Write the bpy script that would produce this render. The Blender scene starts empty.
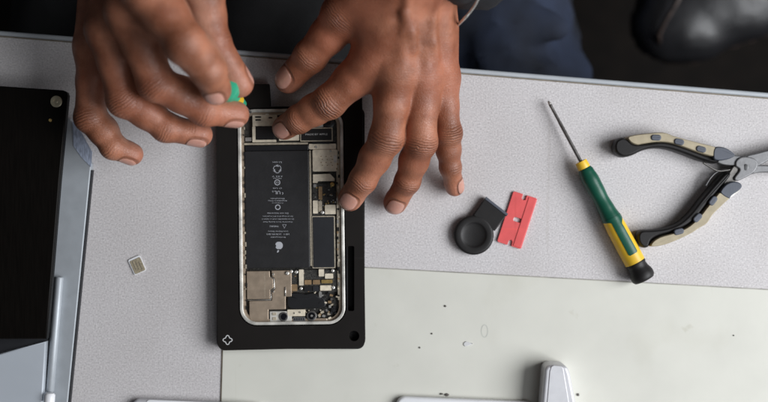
import bpy, bmesh, math, random
import numpy as np
from mathutils import Vector, Matrix
R = math.radians
C = bpy.context.scene.collection
# ------------------------------------------------------------------ camera
H = 0.725                                   # camera height above the table top (m)
LENS = 50.0
S = 36.0 / LENS * H / 768.0                 # metres per photo pixel on the table top
def P(px, py, z=0.0):
    k = S * (H - z) / H
    return Vector(((px - 384) * k, -(py - 201) * k, z))
sc = bpy.context.scene
cd = bpy.data.cameras.new('camera'); cam = bpy.data.objects.new('camera', cd); C.objects.link(cam)
cam.location = (0, 0, H); cam.rotation_euler = (0, 0, 0)
cd.lens = LENS; cd.sensor_width = 36.0; cd.clip_start = 0.01; cd.clip_end = 50
cd.dof.use_dof = True; cd.dof.focus_distance = H - 0.026; cd.dof.aperture_fstop = 3.1
sc.camera = cam
# ------------------------------------------------------------------ world and lamps
w = bpy.data.worlds.new('World'); sc.world = w; w.use_nodes = True
bg = w.node_tree.nodes['Background']; bg.inputs['Color'].default_value = (0.90, 0.94, 1.0, 1); bg.inputs['Strength'].default_value = 0.05
def area(name, loc, target, sx, sy, power, col):
    l = bpy.data.lights.new(name, 'AREA'); l.shape = 'RECTANGLE'; l.size = sx; l.size_y = sy; l.energy = power; l.color = col
    o = bpy.data.objects.new(name, l); C.objects.link(o); o.location = loc
    o.rotation_euler = (Vector(target) - Vector(loc)).to_track_quat('-Z', 'Y').to_euler()
    return o
area('window_light', (1.40, -0.16, 1.10), (0.05, 0.02, 0.0), 1.30, 1.10, 42.5, (0.95, 0.97, 1.0))
area('overhead_fill', (0.45, -0.60, 1.20), (0.05, 0.0, 0.0), 0.60, 0.50, 1.6, (0.92, 0.95, 1.0))  # added soft fill from overhead for sheen on the hands, no real window
sc.view_settings.view_transform = 'Standard'; sc.view_settings.look = 'None'; sc.view_settings.exposure = 0.13; sc.view_settings.gamma = 1.0
sc.cycles.max_bounces = 6
random.seed(4)
# ------------------------------------------------------------------ helpers
def tag(o, label=None, cat=None, group=None, kind=None):
    if label: o['label'] = label
    if cat: o['category'] = cat
    if group: o['group'] = group
    if kind: o['kind'] = kind
    return o
def empty(name, loc, label, cat, group=None):
    o = bpy.data.objects.new(name, None); C.objects.link(o); o.location = loc; o.empty_display_size = 0.01
    return tag(o, label, cat, group)
def link(name, me, m, parent=None, smooth=False):
    if m is not None:
        me.materials.append(m)
    if smooth:
        me.polygons.foreach_set('use_smooth', [True] * len(me.polygons))
    o = bpy.data.objects.new(name, me); C.objects.link(o)
    if parent is not None:
        o.parent = parent; o.matrix_parent_inverse = Matrix.Translation(parent.location).inverted()
    return o
def mesh_bm(name, bm, m, parent=None, smooth=False):
    bmesh.ops.recalc_face_normals(bm, faces=bm.faces[:])
    me = bpy.data.meshes.new(name); bm.to_mesh(me); bm.free()
    return link(name, me, m, parent, smooth)
def bevel(o, wd=0.0004, seg=2, ang=35):
    md = o.modifiers.new('bevel', 'BEVEL'); md.width = wd; md.segments = seg; md.limit_method = 'ANGLE'; md.angle_limit = R(ang)
    md.harden_normals = False
    return o
def spline(pts, n=6, closed=True):
    out = []; N = len(pts)
    rng = range(N) if closed else range(N - 1)
    g = (lambda i: Vector(pts[i % N])) if closed else (lambda i: Vector(pts[max(0, min(N - 1, i))]))
    for i in rng:
        a, b, c, d = g(i - 1), g(i), g(i + 1), g(i + 2)
        for k in range(n):
            t = k / n
            out.append(0.5 * ((2 * b) + (c - a) * t + (2 * a - 5 * b + 4 * c - d) * t * t + (3 * b - a - 3 * c + d) * t ** 3))
    if not closed: out.append(Vector(pts[-1]))
    return out
def rrect(x0, y0, x1, y1, r, n=7, rot=0.0):
    pts = []
    for cx, cy, a0 in ((x1 - r, y0 + r, -90), (x1 - r, y1 - r, 0), (x0 + r, y1 - r, 90), (x0 + r, y0 + r, 180)):
        for k in range(n + 1):
            a = R(a0 + 90 * k / n); pts.append(Vector((cx + r * math.cos(a), cy + r * math.sin(a))))
    if rot:
        c = Vector(((x0 + x1) / 2, (y0 + y1) / 2)); m = Matrix.Rotation(R(rot), 2)
        pts = [c + m @ (p - c) for p in pts]
    return pts
def circ(cx, cy, r, n=40):
    return [Vector((cx + r * math.cos(2 * math.pi * k / n), cy + r * math.sin(2 * math.pi * k / n))) for k in range(n)]
def slab_bm(bm, outline, z0, z1, holes=()):
    """outline and holes in photo pixels -> a plate between two heights, with through holes"""
    top, bot = [], []
    alltop = []
    for loop in [outline] + list(holes):
        # the outline is fixed at its mean height so that side walls stand upright
        t = [bm.verts.new((P(p[0], p[1], z1).x, P(p[0], p[1], z1).y, z1)) for p in loop]
        b = [bm.verts.new((v.co.x, v.co.y, z0)) for v in t]
        n = len(t)
        for i in range(n):
            bm.faces.new((t[i], t[(i + 1) % n], b[(i + 1) % n], b[i]))
        top.append(t); bot.append(b)
    if not holes:
        bm.faces.new(top[0]); bm.faces.new(bot[0])
    else:
        for lst in (top, bot):
            es = []
            for l in lst:
                for i in range(len(l)):
                    es.append(bm.edges.get((l[i], l[(i + 1) % len(l)])))
            bmesh.ops.triangle_fill(bm, edges=es, use_beauty=True)
def slab(name, outline, z0, z1, m, parent=None, holes=(), bev=0.0):
    bm = bmesh.new(); slab_bm(bm, outline, z0, z1, holes)
    o = mesh_bm(name, bm, m, parent)
    if bev: bevel(o, bev)
    return o
def puff(name, outline, z0, z1, m, parent=None, r=0.0015, r0=None, n=4, crown=0.0, rv=None):
    """closed outline (photo px) inflated into a plate with rounded upper and lower rims"""
    pts = [P(p[0], p[1], (z0 + z1) / 2) for p in outline]
    N = len(pts)
    area2 = sum(pts[i].x * pts[(i + 1) % N].y - pts[(i + 1) % N].x * pts[i].y for i in range(N))
    sg = 1 if area2 > 0 else -1
    nr = []
    for i in range(N):
        e = (pts[(i + 1) % N] - pts[i - 1]); nn = Vector((e.y, -e.x, 0)) * sg
        nr.append(nn.normalized() if nn.length > 0 else Vector((0, 0, 0)))
    r0 = r if r0 is None else r0
    rings = []
    for k in range(n + 1):
        a = math.pi / 2 * k / n; rings.append((r0 * (1 - math.sin(a)), z0 + r0 * (1 - math.cos(a))))
    for k in range(n + 1):
        a = math.pi / 2 * k / n; rings.append((r * (1 - math.cos(a)), z1 - crown - (rv or r) * (1 - math.sin(a))))
    bm = bmesh.new(); prev = None; first = None
    for ins, z in rings:
        ring = [bm.verts.new((pts[i].x - nr[i].x * ins, pts[i].y - nr[i].y * ins, z)) for i in range(N)]
        if prev:
            for i in range(N):
                bm.faces.new((prev[i], prev[(i + 1) % N], ring[(i + 1) % N], ring[i]))
        else: first = ring
        prev = ring
    bm.faces.new(first); bm.faces.new(prev)
    o = mesh_bm(name, bm, m, parent, True)
    md = o.modifiers.new('wn', 'WEIGHTED_NORMAL'); md.keep_sharp = False
    return o
def lathe(name, a, b, prof, m, parent=None, n=32, ang=(0, 360), sect=None):
    """profile [(t 0..1, radius m)] turned about the line a-b; ang limits it to a strip (0 = towards the camera)"""
    a, b = Vector(a), Vector(b); ax = (b - a).normalized()
    up = Vector((0, 0, 1)); up = (up - ax * up.dot(ax))
    if up.length < 0.2: up = Vector((0, 1, 0)) - ax * ax.y
    up.normalize(); sd = ax.cross(up)
    full = ang == (0, 360)
    bm = bmesh.new(); rows = []
    for t, r in prof:
        row = []
        for k in range(n if full else n + 1):
            th = R(ang[0] + (ang[1] - ang[0]) * k / n)
            row.append(bm.verts.new(a + (b - a) * t + (up * math.cos(th) + sd * math.sin(th)) * max(r, 1e-5)))
        rows.append(row)
    for i in range(len(rows) - 1):
        L = len(rows[i])
        for k in range(L if full else L - 1):
            bm.faces.new((rows[i][k], rows[i][(k + 1) % L], rows[i + 1][(k + 1) % L], rows[i + 1][k]))
    if full:
        bm.faces.new(rows[0]); bm.faces.new(rows[-1])
    o = mesh_bm(name, bm, m, parent, True)
    md = o.modifiers.new('es', 'EDGE_SPLIT'); md.split_angle = R(50)
    return o
def tube(name, pts, r, m, parent=None, closed=False, n=10):
    bm = bmesh.new(); rows = []; N = len(pts); up0 = Vector((0, 0, 1))
    for i, p in enumerate(pts):
        q0 = pts[(i - 1) % N] if closed or i else pts[0]; q1 = pts[(i + 1) % N] if closed or i < N - 1 else pts[-1]
        t = (Vector(q1) - Vector(q0)).normalized(); u = up0 - t * up0.dot(t)
        if u.length < 0.1: u = Vector((0, 1, 0)) - t * t.y
        u.normalize(); s = t.cross(u); rr = r[i] if isinstance(r, (list, tuple)) else r
        rows.append([bm.verts.new(Vector(p) + (u * math.cos(2 * math.pi * k / n) + s * math.sin(2 * math.pi * k / n)) * rr) for k in range(n)])
    for i in range(N if closed else N - 1):
        for k in range(n):
            bm.faces.new((rows[i][k], rows[i][(k + 1) % n], rows[(i + 1) % N][(k + 1) % n], rows[(i + 1) % N][k]))
    if not closed: bm.faces.new(rows[0]); bm.faces.new(rows[-1])
    return mesh_bm(name, bm, m, parent, True)
def text(name, body, px, py, hpx, m, z, parent, wpx=None, rot=180.0, th=0.00004):
    cu = bpy.data.curves.new('t', 'FONT'); cu.body = body; cu.align_x = 'CENTER'; cu.align_y = 'CENTER'; cu.size = 1; cu.extrude = 0.0; cu.resolution_u = 2
    to = bpy.data.objects.new('t', cu); C.objects.link(to); bpy.context.view_layer.update()
    me = bpy.data.meshes.new_from_object(to.evaluated_get(bpy.context.evaluated_depsgraph_get()))
    bpy.data.objects.remove(to); bpy.data.curves.remove(cu)
    co = np.array([v.co[:] for v in me.vertices]); wd = co[:, 0].max() - co[:, 0].min(); ht = co[:, 1].max() - co[:, 1].min()
    k = S * (H - z) / H; sy = hpx * k / ht; sx = (wpx * k / wd) if wpx else sy
    cx = (co[:, 0].max() + co[:, 0].min()) / 2; cy = (co[:, 1].max() + co[:, 1].min()) / 2
    c, s_ = math.cos(R(rot)), math.sin(R(rot)); o0 = P(px, py, z)
    for v in me.vertices:
        x, y = (v.co.x - cx) * sx, (v.co.y - cy) * sy
        v.co = (o0.x + x * c - y * s_, o0.y + x * s_ + y * c, z)
    me.materials.clear()
    return link(name, me, m, parent)
def flat(name, loops, m, z, parent):
    """thin printed marks: list of closed loops in photo px, each a face at height z"""
    bm = bmesh.new()
    for l in loops:
        bm.faces.new([bm.verts.new(P(p[0], p[1], z)) for p in l])
    return mesh_bm(name, bm, m, parent)
def ringmark(name, loop, wpx, m, z, parent):
    bm = bmesh.new(); N = len(loop); c = sum((Vector(p) for p in loop), Vector((0, 0))) / N
    a, b = [], []
    for i in range(N):
        e = Vector(loop[(i + 1) % N]) - Vector(loop[i - 1]); nn = Vector((e.y, -e.x)).normalized() * wpx / 2
        p = Vector(loop[i]); a.append(bm.verts.new(P(*(p + nn), z))); b.append(bm.verts.new(P(*(p - nn), z)))
    for i in range(N): bm.faces.new((a[i], a[(i + 1) % N], b[(i + 1) % N], b[i]))
    return mesh_bm(name, bm, m, parent)
# ------------------------------------------------------------------ materials
def mat(name, col, rough=0.5, metal=0.0, var=0.12, scale=60, bump=0.0, bscale=800, bdist=0.0003, spec=0.5, col2=None, detail=4, rvar=0.0, aniso=None, trans=0.0):
    m = bpy.data.materials.new(name); m.use_nodes = True; nt = m.node_tree; N = nt.nodes; L = nt.links
    b = N['Principled BSDF']; b.inputs['Roughness'].default_value = rough; b.inputs['Metallic'].default_value = metal
    b.inputs['Specular IOR Level'].default_value = spec
    tc = N.new('ShaderNodeTexCoord'); mp = N.new('ShaderNodeMapping'); L.new(tc.outputs['Object'], mp.inputs['Vector'])
    if aniso: mp.inputs['Scale'].default_value = aniso
    n = N.new('ShaderNodeTexNoise'); n.inputs['Scale'].default_value = scale; n.inputs['Detail'].default_value = detail; L.new(mp.outputs[0], n.inputs['Vector'])
    r = N.new('ShaderNodeValToRGB'); L.new(n.outputs['Fac'], r.inputs['Fac'])
    c1 = [max(0, x * (1 - var)) for x in col]; c2 = list(col2) if col2 else [min(1, x * (1 + var)) for x in col]
    r.color_ramp.elements[0].position = 0.32; r.color_ramp.elements[1].position = 0.68
    r.color_ramp.elements[0].color = (*c1, 1); r.color_ramp.elements[1].color = (*c2, 1)
    L.new(r.outputs['Color'], b.inputs['Base Color'])
    if rvar:
        mr = N.new('ShaderNodeMapRange'); mr.inputs['To Min'].default_value = max(0.02, rough - rvar); mr.inputs['To Max'].default_value = min(1, rough + rvar)
        n3 = N.new('ShaderNodeTexNoise'); n3.inputs['Scale'].default_value = scale * 2.3; n3.inputs['Detail'].default_value = 5; L.new(mp.outputs[0], n3.inputs['Vector'])
        L.new(n3.outputs['Fac'], mr.inputs['Value']); L.new(mr.outputs[0], b.inputs['Roughness'])
    if bump:
        n2 = N.new('ShaderNodeTexNoise'); n2.inputs['Scale'].default_value = bscale; n2.inputs['Detail'].default_value = 3; L.new(mp.outputs[0], n2.inputs['Vector'])
        bp = N.new('ShaderNodeBump'); bp.inputs['Strength'].default_value = bump; bp.inputs['Distance'].default_value = bdist
        L.new(n2.outputs['Fac'], bp.inputs['Height']); L.new(bp.outputs[0], b.inputs['Normal'])
    return m
def srgb(r, g, b):
    f = lambda c: (c / 255 / 12.92) if c / 255 <= 0.04045 else ((c / 255 + 0.055) / 1.055) ** 2.4
    return (f(r), f(g), f(b))
M = {}
M['black_plastic'] = mat('black_plastic', (0.0085, 0.0068, 0.0058), 0.65, spec=0.2, bump=0.25, bscale=1500, bdist=0.0001, rvar=0.08)
M['pocket_black'] = mat('pocket_black', (0.008, 0.007, 0.0065), 0.6, spec=0.3)
M['mark_white'] = mat('mark_white', (0.62, 0.62, 0.62), 0.6, var=0.05)
M['print_grey'] = mat('print_grey', (0.42, 0.43, 0.46), 0.6, var=0.05)
M['frame_silver'] = mat('frame_silver', (0.62, 0.60, 0.55), 0.42, 0.3, var=0.4, scale=110, rvar=0.1)
M['bracket'] = mat('bracket', (0.50, 0.44, 0.34), 0.45, 0.3, var=0.22, scale=420, rvar=0.12)
M['pale_plate'] = mat('pale_plate', (0.74, 0.66, 0.52), 0.48, 0.15, var=0.15, scale=350)
M['shield'] = mat('shield', (0.40, 0.315, 0.235), 0.45, 0.5, var=0.14, scale=160, rvar=0.12, bump=0.1, bscale=2500)
M['gold'] = mat('gold', (0.55, 0.38, 0.14), 0.35, 0.7, var=0.2, scale=500)
M['copper_brown'] = mat('copper_brown', (0.33, 0.22, 0.12), 0.45, 0.4, var=0.2, scale=500)
M['pcb'] = mat('pcb', (0.010, 0.009, 0.008), 0.5, var=0.5, scale=900, bump=0.6, bscale=1800, bdist=0.0004, col2=(0.05, 0.047, 0.04))
M['battery'] = mat('battery', (0.018, 0.0175, 0.0185), 0.48, spec=0.4, var=0.12, scale=90, bump=0.12, bscale=500, bdist=0.0004, rvar=0.08)
M['battery_edge'] = mat('battery_edge', (0.014, 0.014, 0.016), 0.3)
M['slate'] = mat('slate', (0.020, 0.021, 0.024), 0.6, spec=0.25, var=0.15)
M['chip_black'] = mat('chip_black', (0.014, 0.014, 0.015), 0.35)
M['lens'] = mat('lens', (0.006, 0.006, 0.008), 0.08)
M['screw'] = mat('screw', (0.70, 0.68, 0.64), 0.3, 0.8, scale=600)
M['steel'] = mat('steel', (0.20, 0.20, 0.205), 0.5, 0.7, var=0.12, scale=300, rvar=0.12, bump=0.15, bscale=1500)
M['steel_dark'] = mat('steel_dark', (0.22, 0.21, 0.20), 0.38, 0.85, var=0.25, scale=250, rvar=0.1)
M['green_plastic'] = mat('green_plastic', (0.006, 0.080, 0.048), 0.36, var=0.12, bump=0.08, bscale=900)
M['bright_green'] = mat('bright_green', (0.04, 0.42, 0.24), 0.35)
M['yellow_plastic'] = mat('yellow_plastic', (0.80, 0.50, 0.035), 0.38, var=0.08)
M['rubber_black'] = mat('rubber_black', (0.010, 0.009, 0.009), 0.5, spec=0.35, bump=0.2, bscale=1400, bdist=0.0002, rvar=0.08)
M['tan_grip'] = mat('tan_grip', (0.42, 0.36, 0.245), 0.6, var=0.12, scale=150, bump=0.3, bscale=1100, bdist=0.0002)
M['slate_grip'] = mat('slate_grip', (0.085, 0.095, 0.12), 0.5, var=0.12, bump=0.2, bscale=1200)
M['red_plastic'] = mat('red_plastic', (0.74, 0.105, 0.105), 0.42, var=0.07, scale=120, bump=0.12, bscale=600)
M['white_plastic'] = mat('white_plastic', (0.78, 0.79, 0.81), 0.35, var=0.03)
M['alu'] = mat('alu', (0.62, 0.62, 0.64), 0.45, 0.35, var=0.04, scale=200, rvar=0.06)
M['alu_satin'] = mat('alu_satin', (0.42, 0.45, 0.48), 0.48, 0.3, var=0.05, scale=120, rvar=0.06)
M['glass_black'] = mat('glass_black', (0.004, 0.0032, 0.0026), 0.45, var=0.3, scale=200, aniso=(8, 0.3, 1), spec=0.10)
M['alu_foot'] = mat('alu_foot', (0.50, 0.54, 0.59), 0.5, 0.1, var=0.05, scale=20)
M['brass'] = mat('brass', (0.50, 0.45, 0.32), 0.4, 0.5)
M['film'] = mat('film', (0.36, 0.41, 0.52), 0.5, var=0.25, scale=900, aniso=(1.0, 0.28, 1), detail=1)
M['sim'] = mat('sim', (0.44, 0.38, 0.27), 0.4, 0.35, var=0.3, scale=900)
M['crumb'] = mat('crumb', (0.10, 0.09, 0.08), 0.6)
M['smudge'] = mat('smudge', (0.52, 0.53, 0.48), 0.3, var=0.05)
M['floor'] = mat('floor', (0.0055, 0.0038, 0.0028), 0.85, spec=0.2, var=0.45, scale=30, bump=0.5, bscale=200, bdist=0.002)
M['shirt'] = mat('shirt', (0.005, 0.0055, 0.008), 0.85, var=0.3, scale=200, bump=0.3, bscale=900)
M['apron'] = mat('apron', (0.009, 0.009, 0.010), 0.9, var=0.3, scale=60, bump=0.4, bscale=700, bdist=0.0006)
M['leather'] = mat('leather', (0.014, 0.014, 0.016), 0.36, spec=0.8, var=0.2, scale=40, bump=0.35, bscale=500, bdist=0.0006)
M['leather_brown'] = mat('leather_brown', (0.05, 0.035, 0.03), 0.5, var=0.5, scale=200, bump=0.6, bscale=400)
def denim():
    m = mat('denim', (0.012, 0.014, 0.022), 0.9, var=0.6, scale=13, bump=0.5, bscale=1200, bdist=0.0005, col2=(0.022, 0.033, 0.066), detail=6)
    return m
M['denim'] = denim()
def laminate():
    m = bpy.data.materials.new('laminate'); m.use_nodes = True; nt = m.node_tree; N = nt.nodes; L = nt.links; b = N['Principled BSDF']
    tc = N.new('ShaderNodeTexCoord')
    n1 = N.new('ShaderNodeTexNoise'); n1.inputs['Scale'].default_value = 950; n1.inputs['Detail'].default_value = 2.5; n1.inputs['Roughness'].default_value = 0.7; L.new(tc.outputs['Object'], n1.inputs['Vector'])
    r1 = N.new('ShaderNodeValToRGB'); e = r1.color_ramp.elements; e[0].position = 0.30; e[0].color = (0.40, 0.38, 0.38, 1); e[1].position = 0.70; e[1].color = (0.76, 0.735, 0.735, 1)
    k = e.new(0.45); k.color = (0.565, 0.542, 0.545, 1); k = e.new(0.56); k.color = (0.625, 0.602, 0.604, 1)
    L.new(n1.outputs['Fac'], r1.inputs['Fac'])
    n2 = N.new('ShaderNodeTexNoise'); n2.inputs['Scale'].default_value = 9; n2.inputs['Detail'].default_value = 6; L.new(tc.outputs['Object'], n2.inputs['Vector'])
    r2 = N.new('ShaderNodeValToRGB'); r2.color_ramp.elements[0].position = 0.3; r2.color_ramp.elements[0].color = (0.90, 0.89, 0.88, 1); r2.color_ramp.elements[1].position = 0.55; r2.color_ramp.elements[1].color = (1, 1, 1, 1)
    L.new(n2.outputs['Fac'], r2.inputs['Fac'])
    mx = N.new('ShaderNodeMix'); mx.data_type = 'RGBA'; mx.blend_type = 'MULTIPLY'; mx.inputs[0].default_value = 1
    L.new(r1.outputs[0], mx.inputs[6]); L.new(r2.outputs[0], mx.inputs[7]); L.new(mx.outputs[2], b.inputs['Base Color'])
    b.inputs['Roughness'].default_value = 0.48; b.inputs['Specular IOR Level'].default_value = 0.35
    bp = N.new('ShaderNodeBump'); bp.inputs['Strength'].default_value = 0.25; bp.inputs['Distance'].default_value = 0.0001; L.new(n1.outputs['Fac'], bp.inputs['Height']); L.new(bp.outputs[0], b.inputs['Normal'])
    return m
M['laminate'] = laminate()
M['edge_band'] = mat('edge_band', (0.46, 0.49, 0.52), 0.35, var=0.05)
M['edge_line'] = mat('edge_line', (0.20, 0.17, 0.13), 0.6, var=0.2, scale=200)
M['mat_sheet'] = mat('mat_sheet', (0.655, 0.650, 0.585), 0.45, var=0.035, scale=26, detail=7, rvar=0.05, bump=0.12, bscale=160, bdist=0.0004, spec=0.35)
def wear(m, dark, amount=0.5, scratch=True):
    nt = m.node_tree; N = nt.nodes; L = nt.links; b = N['Principled BSDF']; src = b.inputs['Base Color'].links[0].from_socket
    tc = N.new('ShaderNodeTexCoord')
    def layer(scale, sc3, rot, lo, hi, amt, col, det=4):
        nonlocal src
        mp = N.new('ShaderNodeMapping'); mp.inputs['Scale'].default_value = sc3; mp.inputs['Rotation'].default_value = (0, 0, rot); L.new(tc.outputs['Object'], mp.inputs['Vector'])
        n = N.new('ShaderNodeTexNoise'); n.inputs['Scale'].default_value = scale; n.inputs['Detail'].default_value = det; L.new(mp.outputs[0], n.inputs['Vector'])
        r = N.new('ShaderNodeMapRange'); r.inputs['From Min'].default_value = lo; r.inputs['From Max'].default_value = hi; r.inputs['To Max'].default_value = amt; L.new(n.outputs['Fac'], r.inputs['Value'])
        x = N.new('ShaderNodeMix'); x.data_type = 'RGBA'; L.new(r.outputs[0], x.inputs[0]); L.new(src, x.inputs[6]); x.inputs[7].default_value = (*col, 1); src = x.outputs[2]
    layer(14, (1, 1, 1), 0.3, 0.60, 0.72, 0.30 * amount, dark, 8)
    layer(60, (1, 1, 1), 0.9, 0.70, 0.76, 0.55 * amount, dark, 3)
    if scratch:
        layer(120, (1, 0.03, 1), 0.5, 0.72, 0.76, 0.5 * amount, dark, 2)
        layer(150, (0.03, 1, 1), 0.25, 0.73, 0.77, 0.45 * amount, tuple(min(1, c * 2.2) for c in dark), 2)
    L.new(src, b.inputs['Base Color'])
wear(M['laminate'], (0.38, 0.34, 0.30), 0.38)
wear(M['mat_sheet'], (0.42, 0.40, 0.30), 0.55)
wear(M['black_plastic'], (0.035, 0.033, 0.032), 0.6)
wear(M['red_plastic'], (0.45, 0.05, 0.04), 0.5)
wear(M['yellow_plastic'], (0.5, 0.30, 0.05), 0.5)
wear(M['tan_grip'], (0.22, 0.17, 0.11), 0.9)
wear(M['alu_satin'], (0.25, 0.26, 0.27), 0.5)
# ------------------------------------------------------------------ the setting: floor and table
bm = bmesh.new(); bmesh.ops.create_grid(bm, x_segments=8, y_segments=8, size=4); bmesh.ops.translate(bm, vec=(0, 0, -0.74), verts=bm.verts)
tag(mesh_bm('floor', bm, M['floor']), 'dark brown floor far below the table edge', None, None, 'structure')
table = empty('table', (0, -0.15, -0.74), 'speckled light grey laminate table with a pale edge strip under all the tools', 'table')
slope = (92 - 30) / 768.0
def edge_y(px): return 30.5 + slope * px
e0, e1 = -420, 1220
slab('tabletop', [(e0, edge_y(e0) + 6.6), (e1, edge_y(e1) + 6.6), (e1, 900), (e0, 900)], -0.026, 0.0, M['laminate'], table)
slab('edge_seam', [(e0, edge_y(e0) + 5.2), (e1, edge_y(e1) + 5.2), (e1, edge_y(e1) + 6.6), (e0, edge_y(e0) + 6.6)], -0.026, -0.00015, M['edge_line'], table)
bevel(slab('edge_strip', [(e0, edge_y(e0)), (e1, edge_y(e1)), (e1, edge_y(e1) + 5.2), (e0, edge_y(e0) + 5.2)], -0.028, 0.0, M['edge_band'], table), 0.0022, 4)
for lx, ly in ((-380, 200), (1180, 300), (-380, 860), (1180, 860)):
    a = P(lx, ly); lathe('leg', (a.x, a.y, -0.74), (a.x, a.y, -0.026), [(0, 0.022), (1, 0.022)], M['steel_dark'], table)
# ------------------------------------------------------------------ pale work mat
mt = slab('work_mat', [(225.5, 258), (300, 264), (365, 267.8), (768, 290), (1150, 311), (1150, 850), (217, 850), (221.3, 402)], 0.0001, 0.0007, M['mat_sheet'])
bevel(mt, 0.0002, 2)
tag(mt, 'thin pale greenish work mat lying on the grey table in front of the phone holder', 'mat')
M['mat_border'] = mat('mat_border', (0.13, 0.10, 0.07), 0.7, var=0.4, scale=120)  # brown for the thin strip along the mat's left edge
slab('mat_border', [(224.6, 258), (225.5, 258), (221.3, 402), (217, 850), (215.8, 850), (220.3, 402)], 0.00005, 0.0005, M['mat_border'], mt)
slab('mat_border', [(365, 267.0), (768, 289.2), (1150, 310.2), (1150, 311), (768, 290), (365, 267.8)], 0.00005, 0.0005, mat('mat_border_grey', (0.34, 0.33, 0.29), 0.6, var=0.3, scale=90), mt)  # thin greyish strip along the mat's upper edge
# stains on the mat
st = ringmark('ring_stain', [Vector((484.5 + 3.2 * math.cos(a / 24 * 6.283), 331 + 6.2 * math.sin(a / 24 * 6.283))) for a in range(24)], 0.8, M['smudge'], 0.00076, mt)
# ------------------------------------------------------------------ phone holder
ROT = 0.7
def holder_outline():
    pts = []
    for cx, cy, a0, r in ((357.5, 340.2, 90, 7.5),):
        pass
    def corner(cx, cy, a0, r):
        return [Vector((cx + r * math.cos(R(a0 + 90 * k / 7)), cy + r * math.sin(R(a0 + 90 * k / 7)))) for k in range(8)]
    pts += corner(357.8, 339.8, 0, 7.5)[0:]          # lower right (y grows downward)
    pts += corner(225.0, 343.0, 90, 7.5)
    pts += corner(222.0, 90.0, 180, 6.0)
    pts += [Vector((269, 84)), Vector((270.2, 106.5)), Vector((336, 106.5)), Vector((336, 84))]
    pts += corner(356.0, 90.0, 270, 6.0)
    return pts
phone_out = rrect(238.6, 108.6, 344.2, 324.8, 17, 9, ROT * -1)
pocket = rrect(237.6, 107.6, 345.2, 325.8, 18, 9, ROT * -1)
holder = empty('phone_holder', P(290, 215, 0.0), 'black rectangular repair holder with a white four-lobed outline mark, framing the open phone', 'phone holder')
hb = slab('holder_frame', holder_outline(), 0.0046, 0.0105, M['black_plastic'], holder, holes=[pocket, rrect(347.8, 246, 354.2, 311, 1.5, 3), circ(354, 336, 5.2)], bev=0.0005)
hp = [Vector(((p.x - 290) * 0.992 + 290, (p.y - 215) * 0.996 + 215)) for p in holder_outline() if not (268 < p.x < 337 and p.y < 107)]
hp = rrect(217, 107.2, 364.6, 349, 7, 7)
slab('holder_base', hp, 0.0007, 0.0045, M['pocket_black'], holder)
tube('slot_rail', [P(346.8, 247, 0.0106), P(347.0, 310, 0.0106)], 0.00035, M['slate'], holder)
lobes = []
for k in range(48):
    a = 2 * math.pi * k / 48; r = 3.75 + 0.85 * math.cos(4 * a); lobes.append(Vector((227.6 + r * math.cos(a), 340.0 + r * math.sin(a))))
ringmark('outline_mark', lobes, 0.85, M['mark_white'], 0.01056, holder)
# ------------------------------------------------------------------ opened phone
ZB = 0.0062
phone = empty('opened_phone', P(291, 216, 0.0046), 'opened smartphone with battery and circuit boards exposed, set face down in the black holder', 'smartphone')
slab('frame', phone_out, 0.0047, 0.0112, M['frame_silver'], phone, holes=[rrect(242.0, 111.8, 341.0, 321.6, 14.0, 9, -ROT)], bev=0.0005)
slab('inner_lip', rrect(241.8, 111.6, 341.2, 321.8, 14.0, 9, -ROT), 0.0048, 0.0090, M['shield'], phone, holes=[rrect(244.8, 114.6, 338.0, 318.8, 11.5, 9, -ROT)])
slab('back_shell', rrect(244.6, 114.4, 338.2, 319.0, 11.5, 7, -ROT), 0.0048, ZB, M['pcb'], phone)
def part(name, x0, y0, x1, y1, z0, z1, m, r=0.6, parent=None, bev=0.0, rot=-ROT):
    rr = min(r, abs(x1 - x0) / 2.05, abs(y1 - y0) / 2.05)
    return slab(name, rrect(x0, y0, x1, y1, rr, 3, rot), z0, z1, m, parent or phone, bev=bev)
def poly(name, pts, z0, z1, m, parent=None, bev=0.0):
    return slab(name, [Vector(p) for p in pts], z0, z1, m, parent or phone, bev=bev)
def screw(px, py, z, r=1.7, parent=None):
    a = P(px, py, z - 0.0008); b = P(px, py, z + 0.0003)
    o = lathe('screw', a, b, [(0, r * S), (0.7, r * S), (1, r * S * 0.72), (1, r * S * 0.36), (0.6, r * S * 0.25)], M['screw'], parent or phone, 20)
    return o
# top area
part('bracket_plate', 252.5, 114.8, 277, 126, ZB, 0.0094, M['pale_plate'])
for a in ((255, 116.2, 261.2, 117.8), (255.2, 119.2, 261, 120.7), (268.5, 117, 272.5, 118.4)):
    part('slot', *a, 0.0093, 0.00945, M['pocket_black'], 0.7)
part('bracket_strip', 252.4, 126.3, 255.4, 141, ZB, 0.0091, M['pale_plate'])
part('bracket_strip', 252.4, 139.8, 276, 142.1, ZB, 0.0092, M['pale_plate'])
part('camera_module', 256.4, 126.8, 273.5, 139.4, ZB, 0.0088, M['chip_black'])
part('connector', 245.2, 137.5, 251.5, 141.2, ZB, 0.0085, M['screw'])
part('bracket_strip', 244.6, 142.8, 308, 144.6, ZB, 0.0088, M['bracket'])
part('connector_cover', 300.2, 127.6, 332.6, 141.4, ZB, 0.0093, M['bracket'])
cc = part('connector_label', 301.2, 128.7, 331.6, 140.4, 0.0093, 0.00945, M['chip_black'])
text('lettering', 'MADE BY APPLE', 316.5, 134.3, 1.7, M['mark_white'], 0.0095, cc, 22, -ROT * -1)
part('shield_plate', 311, 121.5, 323, 127, ZB, 0.0090, M['frame_silver'])
a = P(329, 123, 0); lathe('speaker_disc', (a.x, a.y, ZB), (a.x, a.y, 0.0088), [(0, 0.0042), (0.9, 0.0042), (1, 0.0036), (1, 0.0015), (0.7, 0.0010)], M['chip_black'], phone)
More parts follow.
